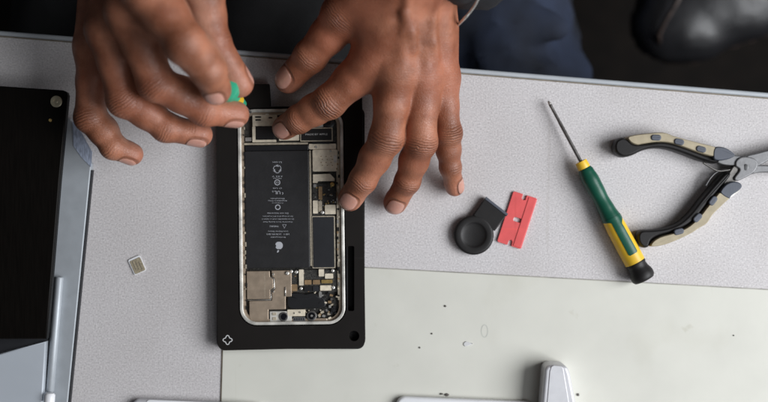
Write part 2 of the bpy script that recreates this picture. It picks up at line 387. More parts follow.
part('chip', 288, 115.5, 299, 124, ZB, 0.0088, M['chip_black'])
part('shield_plate', 279, 128, 299, 140.5, ZB, 0.0090, M['pale_plate'])
part('shield_plate', 309, 143.8, 336, 149.2, ZB, 0.0089, M['pale_plate'])
part('chip', 312, 141.8, 330, 144.0, 0.0090, 0.0094, M['chip_black'])
screw(316, 147.0, 0.0092, 1.4); screw(330.5, 151, 0.0098, 1.2)
# battery
part('battery_tab', 244.8, 145.2, 308.6, 150.4, ZB, 0.0094, M['battery_edge'], 1.2, bev=0.0003)
bat = part('battery', 245.2, 150.7, 309.4, 268.0, ZB, 0.0098, M['battery'], 1.6, bev=0.0005)
part('battery_side', 309.9, 150.6, 311.6, 266.0, ZB, 0.0086, M['bracket'], 0.4)
zt = 0.00987
cx = 277.6
rows = [(162.3, 9, 1.5, 'Li-ion'), (176.4, 10.5, 1.2, '3.83 V'), (178.3, 8, 1.0, 'Model'), (188.2, 9, 1.2, 'C US'),
        (198.6, 14, 1.2, 'Shenzhen'), (200.8, 19, 1.2, 'Assembled in China'), (202.9, 11, 1.1, 'Designed in'),
        (213.3, 21, 1.3, 'Do not incinerate'), (216.2, 30, 1.4, 'Do not charge above 60 C or puncture'), (219.0, 32, 1.4, 'Do not disassemble, crush or replace it'),
        (221.8, 29, 1.4, 'Potential for fire or burning. Read'), (231.2, 20, 1.4, 'Li-ion Polymer Battery'), (234.2, 23, 1.4, '3.83 V   10.78 Wh 2815'), (237.1, 15, 1.3, 'Rechargeable')]
for y, wd, h, s in rows:
    text('lettering', s, cx + 0.013 * (y - 200), y, h, M['print_grey'], zt, bat, wd)
text('lettering', 'WARNING', cx - 3.5, 226.3, 1.5, M['print_grey'], zt, bat, 9)
text('approval_mark', 'UL', cx - 0.3, 192.6, 3.4, M['print_grey'], zt, bat, 6)
text('approval_mark', 'R', cx - 5, 191.4, 1.6, M['print_grey'], zt, bat)
text('approval_mark', 'c', cx + 5, 193.4, 2.0, M['print_grey'], zt, bat)
ringmark('warning_sign', [(282.6, 224.6), (286.2, 224.6), (284.4, 228.2)], 0.5, M['print_grey'], zt, bat)
ringmark('round_mark', circ(277.8, 207.2, 2.3, 20), 0.8, M['print_grey'], zt, bat)
ringmark('round_mark', circ(277.3, 182.4, 2.6, 20), 0.7, M['print_grey'], zt, bat)
text('lettering', 'CE', 277.3, 182.4, 1.8, M['print_grey'], zt, bat)
def recycle(cx, cy, r):
    loops = []
    for k in range(3):
        a = R(90 + 120 * k)
        c1 = Vector((cx + r * math.cos(a + 0.35), cy + r * math.sin(a + 0.35))); c2 = Vector((cx + r * math.cos(a + 1.6), cy + r * math.sin(a + 1.6)))
        d = (c2 - c1).normalized(); n = Vector((-d.y, d.x)); wd = 0.55
        e = c2 - d * 1.6
        loops.append([c1 + n * wd, e + n * wd, e + n * wd * 2.4, c2, e - n * wd * 2.4, e - n * wd, c1 - n * wd])
    return loops
flat('recycling_mark', recycle(277.3, 169, 4.0), M['print_grey'], zt, bat); ringmark('round_mark', circ(277.3, 169, 3.9, 30), 0.55, M['print_grey'], zt, bat)
# fruit-shaped emblem, stalk leaf towards the bottom of the picture, bite at the left
ap = []
for k in range(60):
    a = 2 * math.pi * k / 60; x = math.cos(a); y = math.sin(a)
    r = 3.9 * (1 - 0.10 * math.exp(-((a - math.pi / 2) / 0.28) ** 2) - 0.06 * math.exp(-((a - 3 * math.pi / 2) / 0.3) ** 2))
    px_, py_ = x * r * 0.98, y * r
    bx, by = -4.7, 0.4
    dd = math.hypot(px_ - bx, py_ - by)
    if dd < 1.9:
        px_, py_ = bx + (px_ - bx) / dd * 1.9, by + (py_ - by) / dd * 1.9
        px_ = max(px_, bx + 0.6)
    ap.append(Vector((279 + px_, 245.5 + py_)))
leaf = [Vector((278.7 - 0.4, 250.0)), Vector((278.0 - 0.6, 250.6)), Vector((277.6 - 0.7, 252.6)), Vector((278.6 - 0.2, 252.2)), Vector((279.2, 250.6))]
flat('fruit_emblem', [ap, leaf], M['print_grey'], zt, bat)
# right column
sp = part('sim_reader', 312.4, 149.4, 337.2, 171.4, ZB, 0.0095, M['pale_plate'], 1.5, bev=0.0003)
for i in range(3):
    for j in range(4):
        part('slot', 320.5 + i * 5 + (1.2 if j % 2 else 0), 156 + j * 3, 321.7 + i * 5 + (1.2 if j % 2 else 0), 156.8 + j * 3, 0.0095, 0.00956, M['copper_brown'], 0.2, parent=sp)
part('white_tab', 333.6, 155, 336.8, 162.5, 0.0095, 0.0099, M['frame_silver'], 1.2)
poly('shield_plate', [(313, 174.5), (330, 173.8), (334.5, 178.5), (334.5, 181), (318, 181.2), (317, 183), (313, 183)], ZB, 0.0093, M['pale_plate'])
part('circuit_board', 312.6, 183.6, 337.4, 214.8, ZB, 0.0078, M['pcb'])
screw(332.4, 184.4, 0.0092, 2.2); bpy.context.scene.collection.objects[-1].data.materials[0] = M['gold']
part('connector', 313.4, 184.2, 316.4, 187.4, ZB, 0.0088, M['screw'])
part('flex_connector', 318.6, 186.5, 322.2, 199.5, ZB, 0.0088, M['copper_brown'])
part('flex_connector', 318.4, 201, 322.0, 212, ZB, 0.0086, M['bracket'])
part('shield_plate', 313, 200.5, 317.8, 213.5, ZB, 0.0090, M['pale_plate'])
part('shield_plate', 325.0, 204.8, 335.6, 214.2, ZB, 0.0092, M['pale_plate'])
screw(322.3, 212.4, 0.0092, 1.9)
part('processor_shield', 312.2, 216.0, 335.2, 268.2, ZB, 0.0090, M['bracket'], 0.8)
part('processor_cover', 313.2, 217.0, 334.2, 267.4, 0.0090, 0.0094, M['slate'], 0.8)
screw(332.6, 270.6, 0.0090, 1.8)
part('side_rail', 337.0, 150, 339.9, 300, ZB, 0.0092, M['bracket'], 0.5)
rr = random.Random(8)
for k in range(26):
    y = 152 + k * 5.7 + rr.uniform(-1.5, 1.5); x = 336.2 + rr.uniform(-0.6, 1.8) + 0.008 * (y - 150)
    part('clip', x, y, x + rr.uniform(1.0, 2.4), y + rr.uniform(1.2, 4.0), 0.0088, 0.0097, M[rr.choice(['chip_black', 'pale_plate', 'chip_black', 'copper_brown', 'screw'])], 0.3)
for k in range(24):
    y = 118 + k * 8.2 + rr.uniform(-2, 2); x = 242.9 + 0.012 * (y - 118) + rr.uniform(0, 0.8)
    part('clip', x, y, x + rr.uniform(0.8, 1.7), y + rr.uniform(1.2, 4.5), 0.0088, 0.0101, M[rr.choice(['chip_black', 'bracket', 'chip_black'])], 0.3)
# lower left: haptic motor and speaker shields
poly('shield_plate', [(246.6, 271.3), (269.6, 271), (269.9, 276.8), (272.9, 279), (273.4, 288), (270.2, 290), (270.2, 299.1), (247, 299.3)], ZB, 0.0096, M['shield'], bev=0.0003)
poly('shield_plate', [(271.4, 270.6), (291.4, 270.4), (291.6, 296.5), (285.6, 296.8), (285.6, 309.3), (268.4, 309.6), (268.5, 319.6), (250.6, 319.6), (249.4, 317), (249.2, 301.0), (271.8, 300.6), (271.9, 291.2), (275.0, 289.2), (274.6, 278.2), (271.6, 276.2)], ZB, 0.0093, M['shield'], bev=0.0003)
tube('solder_seam', [P(271.0, 290.4, 0.0096), P(271.0, 299.7, 0.0096), P(247.4, 300.2, 0.0096)], 0.00028, M['screw'], phone)
tube('solder_seam', [P(270.7, 276.8, 0.0096), P(274.0, 278.8, 0.0096), P(274.4, 288.4, 0.0096), P(271.4, 290.4, 0.0096)], 0.00032, M['screw'], phone)
screw(287.2, 273.2, 0.0099, 2.0); screw(273.2, 274.4, 0.0098, 1.3); screw(273.6, 291.6, 0.0098, 1.0); screw(296.2, 272.0, 0.0090, 1.9)
tube('solder_seam', [P(285.4, 287.0, 0.0097), P(285.4, 296.4, 0.0097)], 0.0004, M['screw'], phone)
# bottom strip
poly('port_strip', [(269.8, 311.6), (291.6, 311.2), (292, 322.4), (270.2, 322.6)], ZB, 0.0092, M['frame_silver'])
for x, y, r in ((283.8, 316.6, 4.6), (311.6, 315.8, 5.0)):
    a = P(x, y, 0.009)
    lathe('speaker_ring', (a.x, a.y, 0.0080), (a.x, a.y, 0.0098), [(0, r * S), (0.95, r * S), (1, r * S * 0.93), (1, r * S * 0.72), (0.6, r * S * 0.66)], M['steel_dark'], phone)
    lathe('speaker_hole', (a.x, a.y, 0.0082), (a.x, a.y, 0.00962), [(0, r * S * 0.70), (0.9, r * S * 0.70), (1, r * S * 0.55)], M['lens'], phone)
screw(311.6, 315.8, 0.0098, 1.3)
part('connector', 272.4, 312.6, 276.2, 315.4, 0.0092, 0.0096, M['bracket']); part('connector', 272.6, 317.2, 276.4, 320.4, 0.0092, 0.0096, M['bracket'])
part('port_bracket', 287.4, 309.6, 305.2, 316.2, ZB, 0.0095, M['pale_plate'])
screw(294.6, 313.2, 0.0098, 0.9); screw(300.2, 312.4, 0.0098, 1.0)
part('charging_port', 293.2, 317.2, 305.4, 321.0, ZB, 0.0093, M['steel'])
for k in range(5): part('contact_pin', 294.4 + k * 2.2, 318.0, 295.4 + k * 2.2, 320.2, 0.0093, 0.0096, M['slate'], 0.2)
# lower right board
part('circuit_board', 288.6, 270.0, 337.6, 292.0, ZB, 0.0080, M['pcb'])
for nm, a, m in (('connector', (299, 269.6, 303.6, 285.4), 'pale_plate'), ('connector', (304.6, 280.0, 311.4, 284.6), 'copper_brown'), ('connector', (313, 280.0, 320, 284.4), 'copper_brown'),
                 ('gold_contact', (321.4, 279.8, 332.4, 283.2), 'gold'), ('connector', (318.8, 269.2, 324, 276.4), 'pale_plate'), ('connector', (325, 273.6, 333, 278.6), 'pale_plate'),
                 ('connector', (320.2, 285.4, 331.4, 290.6), 'pale_plate'), ('chip', (304.2, 286.2, 312, 291.4), 'chip_black'), ('chip', (313, 286.2, 319, 291.4), 'slate'), ('connector', (290, 284.4, 297.2, 291.2), 'copper_brown')):
    part(nm, *a, 0.0078, 0.0091 + rr.uniform(-0.0003, 0.0004), M[m])
screw(291.2, 271.4, 0.0092, 1.8); screw(301.0, 288.4, 0.0092, 1.7); screw(333, 287.4, 0.0092, 2.0)
puff('speaker_box', spline([(288.4, 295), (296, 292.6), (305, 294), (312, 292.8), (319, 294.5), (325, 300), (324, 307.2), (306, 308.4), (289, 307.6)], 5), ZB, 0.0090, M['chip_black'], phone, 0.0007)
tube('cable', [P(*p, 0.0089) for p in ((290, 296), (298, 299), (308, 298.6), (315, 295.6), (321, 299))], 0.0003, M['slate'], phone)
part('connector', 319, 291.6, 321.8, 297.6, 0.0088, 0.0094, M['screw'], 1.2)
for k in range(44):
    x = rr.uniform(318, 336); y = rr.uniform(292, 319)
    if x + y > 648: continue
    s1, s2 = rr.uniform(1.0, 3.4), rr.uniform(0.9, 3.0)
    part('chip_component', x, y, x + s1, y + s2, ZB, 0.0082 + rr.uniform(0, 0.0014), M[rr.choice(['pale_plate', 'copper_brown', 'chip_black', 'screw', 'steel_dark', 'slate', 'bracket', 'chip_black'])], 0.3, rot=rr.choice((-ROT, 18, -25)))
for k in range(44):
    x = rr.uniform(313, 335); y = rr.uniform(186, 213)
    part('chip_component', x, y, x + rr.uniform(0.7, 1.9), y + rr.uniform(0.7, 1.6), 0.0077, 0.0083 + rr.uniform(0, 0.0004), M[rr.choice(['copper_brown', 'chip_black', 'screw', 'gold', 'bracket'])], 0.2)
for k in range(34):
    x = rr.uniform(289, 334); y = rr.choice((rr.uniform(270, 279), rr.uniform(291, 294), rr.uniform(308.5, 312)))
    part('chip_component', x, y, x + rr.uniform(0.7, 2.2), y + rr.uniform(0.7, 1.7), 0.0079, 0.0084 + rr.uniform(0, 0.0005), M[rr.choice(['copper_brown', 'chip_black', 'screw', 'pale_plate', 'bracket', 'steel_dark'])], 0.2)
for k in range(16):
    x = rr.uniform(246, 336); y = rr.choice((rr.uniform(113.5, 118), rr.uniform(118, 126))) if x > 277 or x < 251 else rr.uniform(113, 114.4)
    part('chip_component', x, y, x + rr.uniform(0.9, 3.2), y + rr.uniform(0.7, 1.9), 0.0062, 0.0088 + rr.uniform(0, 0.0005), M[rr.choice(['pale_plate', 'chip_black', 'screw', 'bracket'])], 0.3)
for k in range(5):
    part('shield_seam', 247 + k * 4.4, 273, 247.25 + k * 4.4, 298, 0.00958, 0.00964, M['bracket'], 0.1) if k in (4,) else None
# ------------------------------------------------------------------ screwdriver on the table
sd = empty('screwdriver', P(600, 200, 0.0), 'green and yellow precision screwdriver with a black cap lying on the table beside the pliers', 'screwdriver')
zc = 0.0082
A = P(580.6, 161.2, zc); B = P(643.0, 277.0, zc)
LN = (B - A).length
def pr(lst): return [(t, r * S) for t, r in lst]
tipv = P(548.5, 101.5, 0.0045)
lathe('shaft', tipv, A + (B - A) * 0.02, [(0, 0.0004), (0.03, 0.0010), (0.07, 0.0012), (0.10, 0.00105), (0.32, 0.00105), (0.34, 0.0012), (1, 0.0012)], M['steel_dark'], sd, 16)
lathe('blade_tip', tipv - (A - tipv) * 0.012, tipv + (A - tipv) * 0.05, [(0, 0.0003), (0.2, 0.0008), (0.8, 0.0012), (1, 0.0011)], M['screw'], sd, 12)
lathe('collar', A, A + (B - A) * 0.062, [(0, 0.003), (0.05, 0.0040), (0.9, 0.0043), (1, 0.0041)], M['yellow_plastic'], sd)
def prof(t): # whole handle profile in px
    ks = [(0.05, 6.0), (0.09, 7.6), (0.16, 8.6), (0.24, 8.3), (0.33, 7.6), (0.42, 8.4), (0.50, 9.6), (0.6, 10.2), (0.75, 10.4), (0.87, 10.3), (0.93, 10.6), (1.0, 11.4)]
    for i in range(len(ks) - 1):
        if t <= ks[i + 1][0]:
            f = (t - ks[i][0]) / (ks[i + 1][0] - ks[i][0]); f = max(0, min(1, f)); f = f * f * (3 - 2 * f)
            return ks[i][1] * (1 - f) + ks[i + 1][1] * f
    return ks[-1][1]
def seg(name, t0, t1, m, dr=0.0, ang=(0, 360), n=32, steps=22):
    ts = [t0 + (t1 - t0) * k / steps for k in range(steps + 1)]
    return lathe(name, A, B, [(t, (prof(t) + dr) * S) for t in ts], m, sd, n, ang)
seg('green_grip', 0.064, 0.50, M['green_plastic'])
seg('yellow_grip', 0.50, 0.872, M['yellow_plastic'], -0.05)
def tongue():
    ax = (B - A).normalized(); up = Vector((0, 0, 1)); up = (up - ax * up.dot(ax)).normalized(); sd_ = ax.cross(up); bm = bmesh.new(); rows = []
    for i in range(40):
        t = 0.485 + 0.315 * i / 39; f = max(0.0, 1 - (t - 0.485) / 0.075); f = f ** 1.6
        lo_, hi_ = -32 - 100 * f, 22 + 110 * max(0.0, 1 - (t - 0.485) / 0.035) ** 1.6
        if i == 39: lo_, hi_ = -26, 17
        rows.append([bm.verts.new(A + (B - A) * t + (up * math.cos(R(lo_ + (hi_ - lo_) * k / 20)) + sd_ * math.sin(R(lo_ + (hi_ - lo_) * k / 20))) * (prof(t) + 0.35) * S) for k in range(21)])
    for i in range(39):
        for k in range(20): bm.faces.new((rows[i][k], rows[i][k + 1], rows[i + 1][k + 1], rows[i + 1][k]))
    mesh_bm('green_panel', bm, M['green_plastic'], sd, True)
tongue()
lathe('cap', A, B, [(0.872, 9.7 * S), (0.885, 10.3 * S), (0.90, 9.4 * S), (0.93, 10.0 * S), (0.955, 11.4 * S), (0.98, 12.0 * S), (1.005, 11.7 * S), (1.022, 10.2 * S), (1.027, 7 * S)], M['rubber_black'], sd)
# ------------------------------------------------------------------ pliers
pl = empty('pliers', P(690, 180, 0.0), 'open long-nose pliers with black and tan grips at the right of the table', 'pliers')
def handle(black, tan, cap, buttons):
    puff('grip_core', spline(black, 5), 0.0016, 0.0125, M['rubber_black'], pl, 0.0019, 0.0014, 6, 0, 0.004)
    tg = puff('tan_grip', spline(tan, 5), 0.0022, 0.0135, M['tan_grip'], pl, 0.0009, 0.0006, 6, 0, 0.003)
    puff('grip_end', spline(cap, 5), 0.0020, 0.0140, M['slate_grip'], pl, 0.0011, 0.0007, 6, 0, 0.003)
    for x, y, a in buttons:
        puff('grip_button', rrect(x - 5.2, y - 3.0, x + 5.2, y + 3.0, 2.9, 5, a), 0.0125, 0.0143, M['slate_grip'], tg, 0.0008, 0.0001)
handle([(612.6, 147), (614.5, 141), (620, 137.8), (625, 139), (632, 144), (645, 143.5), (660, 142), (675, 145), (692, 151), (708, 157), (718, 159.5), (714, 163.6), (700, 160.8), (684, 155), (668, 149.8), (655, 148.4), (642, 150.6), (630, 156), (621, 157.2), (614.6, 153.4)],
       [(626, 137.6), (633, 135.2), (648, 133.4), (662, 132.8), (672, 136.2), (684, 139.6), (698, 143.2), (713, 147.4), (717, 153.5), (712, 157.0), (698, 153.6), (684, 148.6), (670, 143.8), (656, 142.4), (642, 144.2), (635, 145.2), (628.6, 142.6)],
       [(712, 148.0), (722, 147.6), (731, 153.0), (732.4, 156.4), (726, 159.6), (716, 161.0), (710.6, 158.4)],
       [(656, 137.6, 2), (679, 141.8, 13), (701, 149.2, 16)])
handle([(636.6, 242), (636, 234.6), (640, 230), (650, 229.4), (664, 227.6), (677, 222.6), (688, 213), (700, 198), (712, 184), (722, 173.5), (728, 172), (728, 177), (718, 189), (706, 203), (695, 217), (684, 226), (670, 232), (658, 235.6), (650, 240), (647, 246.6), (641, 247.2)],
       [(649.4, 246.2), (650.4, 241.6), (658, 236.6), (672, 232.4), (685, 227), (696, 217.6), (705, 206.5), (713, 196.6), (718, 192.4), (727, 197.6), (722, 203.6), (711, 214.4), (705, 223.2), (697, 228.2), (689, 233.4), (676, 239.6), (662, 244.8)],
       [(717.4, 192.6), (723, 184.4), (731, 181.4), (738.6, 183.6), (738.8, 188.6), (730, 195.4), (726, 199)],
       [(678.8, 231.6, -15), (697.6, 217.8, -46), (713.0, 200.8, -52)])
tube('side_blade', [P(716.6, 206.6, 0.010), P(728, 197.8, 0.0112), P(738.6, 189.6, 0.0112)], 0.0011, M['frame_silver'], pl)
# jaws and joint
puff('tang', spline([(714, 158.6), (722, 155.2), (734, 155.6), (742, 157), (740, 164), (729, 165.6), (718, 163.6)], 5), 0.0040, 0.0105, M['steel'], pl, 0.0008)
puff('tang', spline([(722, 184), (727, 174), (735, 163), (744, 162.6), (746, 170), (736, 181), (730, 187)], 5), 0.0040, 0.0100, M['steel_dark'], pl, 0.0008)
puff('joint', spline([(734.6, 160.4), (741, 156.6), (752, 158.4), (756, 164), (752.6, 172), (743, 178), (735, 181), (732.4, 178), (737.6, 170), (733.6, 166)], 5), 0.0035, 0.0118, M['steel'], pl, 0.001)
lathe('pivot', P(745.0, 167.2, 0.0114), P(745.0, 167.2, 0.0120), [(0, 0.0022), (0.6, 0.0022), (1, 0.0018)], M['steel'], pl)
puff('jaw', spline([(744, 157), (756, 153), (770, 149.2), (800, 141), (835, 132), (836, 136), (800, 149), (772, 158.4), (757, 166), (748, 168)], 5), 0.0036, 0.0114, M['steel'], pl, 0.001)
puff('jaw', spline([(746, 166.5), (758, 165.2), (772, 165.6), (800, 166), (838, 167), (838, 170.6), (800, 171.6), (775, 172.4), (758, 172.6), (748, 174)], 5), 0.0036, 0.0108, M['steel'], pl, 0.001)
def arcpts(lst, z): return [P(p.x, p.y, z) for p in spline(lst, 6, False)]
tube('spring', arcpts([(703, 162.6), (710, 167), (718, 170.8), (727, 170.2), (734, 168.6)], 0.0085), 0.0007, M['steel_dark'], pl)
tube('spring', arcpts([(705.6, 186), (710, 178.6), (716, 172.6), (724, 169.8), (733, 169.8)], 0.0075), 0.0006, M['steel'], pl)
# ------------------------------------------------------------------ round opening tool and red scraper
op = empty('opening_tool', P(482, 226, 0.0), 'matt black opening tool, a dished disc with a short square tab, beside the red scraper', 'opening tool')
a = P(474, 235, 0.006); k_ = S * 0.99
lathe('disc', (a.x, a.y, 0.0006), (a.x, a.y, 0.0058), [(0, 18.8 * k_), (0.1, 19.6 * k_), (0.25, 20.0 * k_), (0.75, 20.0 * k_), (0.9, 19.5 * k_), (0.98, 18.4 * k_), (1, 17.2 * k_), (1.0, 13.6 * k_), (0.97, 12.6 * k_), (0.92, 12.0 * k_),
    (0.85, 10.6 * k_), (0.79, 8.0 * k_), (0.75, 5.0 * k_), (0.73, 2.0 * k_), (0.725, 0.1 * k_)], M['rubber_black'], op, 64)
puff('tab', [Vector(p) for p in ((472.8, 214.6), (485.6, 197.4), (507.0, 214.2), (494.6, 231), (488, 228), (478, 219))], 0.0010, 0.0056, M['rubber_black'], op, 0.0010, 0.0006)
puff('tab_edge', [Vector(p) for p in ((484.4, 199.2), (486.2, 196.8), (507.8, 213.8), (506.2, 216.2))], 0.0012, 0.0062, M['slate_grip'], op, 0.0006, 0.0004)
red = empty('scraper_blade', P(517, 220, 0.0), 'flat red plastic scraper blade with notched ends beside the black opening tool', 'scraper blade')
u = (Vector((537.5, 198.6)) - Vector((513.5, 191))); v = (Vector((497, 241.6)) - Vector((513.5, 191)))
def q(a, b): return Vector((513.5, 191)) + u * a + v * b
ol = [q(0, 0.02), q(0.05, 0), q(0.40, 0), q(0.405, 0.085), q(0.47, 0.11), q(0.56, 0.095), q(0.565, 0), q(0.95, 0), q(1, 0.02), q(1, 0.98), q(0.95, 1), q(0.60, 1), q(0.585, 0.92), q(0.52, 0.885), q(0.44, 0.91), q(0.43, 1), q(0.05, 1), q(0, 0.98)]
slot = [q(0.34, 0.475), q(0.38, 0.455), q(0.64, 0.455), q(0.67, 0.475), q(0.67, 0.52), q(0.64, 0.535), q(0.38, 0.535), q(0.34, 0.52)]
slab('blade_plate', ol, 0.0003, 0.0017, M['red_plastic'], red, holes=[slot], bev=0.0002)
slab('blade_edge', [q(0.66, 0.02), q(0.97, 0.02), q(0.97, 0.98), q(0.66, 0.98)], 0.0017, 0.0021, M['red_plastic'], red, bev=0.0003)
# ------------------------------------------------------------------ SIM tray, lever, trays, crumbs
sm = empty('sim_card', P(137, 265, 0), 'tiny gold and white chip card lying alone on the grey table at the left', 'chip card')
slab('card_body', rrect(130.6, 256.8, 143.6, 273.6, 1.6, 4, -24), 0.0002, 0.0009, M['white_plastic'], sm, bev=0.0001)
ch = slab('contact_plate', rrect(131.9, 258.6, 143.2, 272.8, 1.2, 4, -24), 0.0009, 0.00115, M['sim'], sm)
for k in range(3):
    slab('contact_groove', rrect(133.6 + k * 3.2, 261, 134.1 + k * 3.2, 270.2, 0.2, 2, -24), 0.00115, 0.0012, M['crumb'], ch)
lv = empty('metal_lever', P(559, 385, 0.0007), 'tapered silver metal lever standing on the pale mat at the bottom edge of the picture', 'lever')
puff('lever_body', [Vector(p) for p in ((542.6, 368), (545, 364.0), (550, 362.4), (562.5, 363.6), (565.8, 366.2), (568, 372), (577.5, 420), (588, 480), (533, 480), (538, 420))], 0.0008, 0.0185, M['alu'], lv, 0.0022, 0.001, 5)
puff('lever_face', [Vector(p) for p in ((549.6, 371), (551.2, 366.4), (554, 365.2), (561.2, 366), (563.4, 368.4), (572, 420), (580, 480), (543, 480), (545.4, 420))], 0.0182, 0.0189, M['alu'], lv, 0.0005, 0.0001)
tr = puff('white_tray', rrect(393, 398.6, 532, 560, 9, 8, 2.4), 0.0008, 0.006, M['white_plastic'], None, 0.002, 0.001, 5)
tag(tr, 'white tray with rounded corner on the pale mat, left of the silver lever', 'tray')
tr2 = puff('silver_case', rrect(130, 401.0, 262, 560, 7, 8, 2.5), 0.0002, 0.006, M['alu'], None, 0.0015, 0.001, 5)
slab('case_window', rrect(143, 402.0, 250, 545, 4, 5, 2.5), 0.0060, 0.0063, M['white_plastic'], tr2)
tag(tr2, 'silver case with pale top at the bottom edge, left of the mat corner', 'case')
def crumb(px, py, r, label, z=0.0007, wx=1.0):
    bm = bmesh.new(); bmesh.ops.create_icosphere(bm, subdivisions=2, radius=1)
    rg = random.Random(int(px * 7)); f = [rg.uniform(0.7, 1.2) for _ in range(3)]
    for v_ in bm.verts:
        k = 1 + 0.25 * math.sin(v_.co.x * 3 + f[0] * 9) * math.cos(v_.co.y * 4 + f[1] * 5)
        v_.co = Vector((v_.co.x * wx * k, v_.co.y * k * f[0], v_.co.z * 0.6)) * r * S
    c = P(px, py, z); bmesh.ops.translate(bm, vec=(c.x, c.y, z + r * S * 0.5), verts=bm.verts)
    return tag(mesh_bm('crumb', bm, M['crumb'], None, True), label, 'crumb', 'dark specks on the pale mat')
crumb(445.3, 306, 1.1, 'tiny dark speck on the mat, highest of the specks in a row')
crumb(431.8, 333.6, 0.95, 'tiny dark speck on the mat, middle one of the slanting row')
crumb(419.6, 347.6, 0.9, 'tiny dark speck on the mat, lowest of the slanting row')
crumb(441.6, 393.8, 1.2, 'dark elongated speck just above the white tray, left of its neighbour', wx=1.6)
crumb(446.8, 394.8, 1.2, 'dark elongated speck just above the white tray, right of its neighbour', wx=1.9)
crumb(577.8, 394.6, 1.4, 'round dark speck right of the silver lever')
crumb(733.6, 335.4, 0.8, 'lone small speck near the right edge of the pale mat')
dr = puff('glue_drop', spline([(463.5, 343.5), (466, 341.4), (470, 342.6), (473, 343.6), (470, 345.0), (465, 346.4)], 5), 0.0007, 0.0013, M['mark_white'], None, 0.0004, 0.0001)
tag(dr, 'small whitish drop of dried glue on the pale mat', 'glue drop')
# ------------------------------------------------------------------ display stand at the left
st = empty('screen_station', P(20, 300, 0.0), 'silver stand with a black panel fixed by a round screw at the left edge', 'screen stand')
slab('stand_base', [(-140, 125), (70, 118), (91.6, 164), (90.6, 172), (68, 402), (53, 560), (-140, 560)], 0.0003, 0.006, M['alu_satin'], st, bev=0.0008)
slab('corner_film', [(72.4, 121.5), (76, 122.5), (92.2, 152), (91.0, 167), (82, 158), (73.5, 146)], 0.0061, 0.0065, M['film'], st)
slab('painted_shadow', [(90.8, 170), (91.9, 170), (69.2, 402), (54.2, 560), (53.0, 560), (68, 402)], 0.0002, 0.0055, M['slate'], st)  # dark strip painted in as the shadow line along the base's right edge
pn = puff('black_panel', [Vector(p) for p in ((-160, 78), (0, 86.3), (64, 90.6), (67.6, 92.4), (69.0, 96), (61, 180), (52, 290), (47.6, 338.5), (0, 338.8), (-160, 340))], 0.018, 0.024, M['glass_black'], st, 0.0012, 0.0008)
a = P(56.6, 101.6, 0.024)
sw = lathe('panel_screw', (a.x, a.y, 0.0238), (a.x, a.y, 0.0250), [(0, 5.6 * S), (0.8, 5.6 * S), (1, 5.0 * S), (1, 2.6 * S), (0.7, 2.4 * S), (0.7, 1.6 * S), (0.9, 1.2 * S)], M['brass'], pn)
a = P(50.2, 120.2, 0.024); lathe('small_stud', (a.x, a.y, 0.0238), (a.x, a.y, 0.0247), [(0, 1.8 * S), (1, 1.3 * S)], M['gold'], pn, 14)
lathe('hinge_bar', P(59.6, 277, 0.0085), P(50.0, 392, 0.0085), [(0, 0.0022), (0.012, 0.0027), (0.985, 0.0027), (1, 0.002)], M['alu_satin'], st)
lathe('hinge_cap', P(49.9, 393, 0.014), P(49.2, 402, 0.014), [(0, 0.0026), (0.2, 0.0036), (1, 0.0036)], M['white_plastic'], st)
puff('hinge_cover', [Vector(p) for p in ((47.5, 341), (44, 405), (36, 560), (-160, 560), (-160, 395), (0, 353.5))], 0.006, 0.014, M['alu_foot'], st, 0.0012, 0.001)
slab('painted_shade', [Vector(p) for p in ((47.3, 334), (47, 340.5), (0, 352.5), (-160, 394), (-160, 334))], 0.006, 0.011, M['slate'], st)  # dark slab standing in for the shade below the panel's lower edge
# ------------------------------------------------------------------ chair corner, far below
chair = empty('leather_chair', P(790, -120, -0.74), 'black leather chair seat with a piped seam standing beyond the table at the upper right', 'chair')
co = [(641, 38), (648, 30), (656, 18), (668, -20), (690, -120), (740, -260), (900, -300), (1010, -220), (960, -120), (860, -70), (800, -34), (768, 10), (748, 38), (726, 54), (700, 60), (676, 59), (655, 52)]
ZC = -0.20
c = P(900, -300, -0.3); lathe('column', (c.x, c.y, -0.74), (c.x, c.y, ZC - 0.05), [(0, 0.16), (0.03, 0.15), (0.05, 0.03), (1, 0.03)], M['rubber_black'], chair)
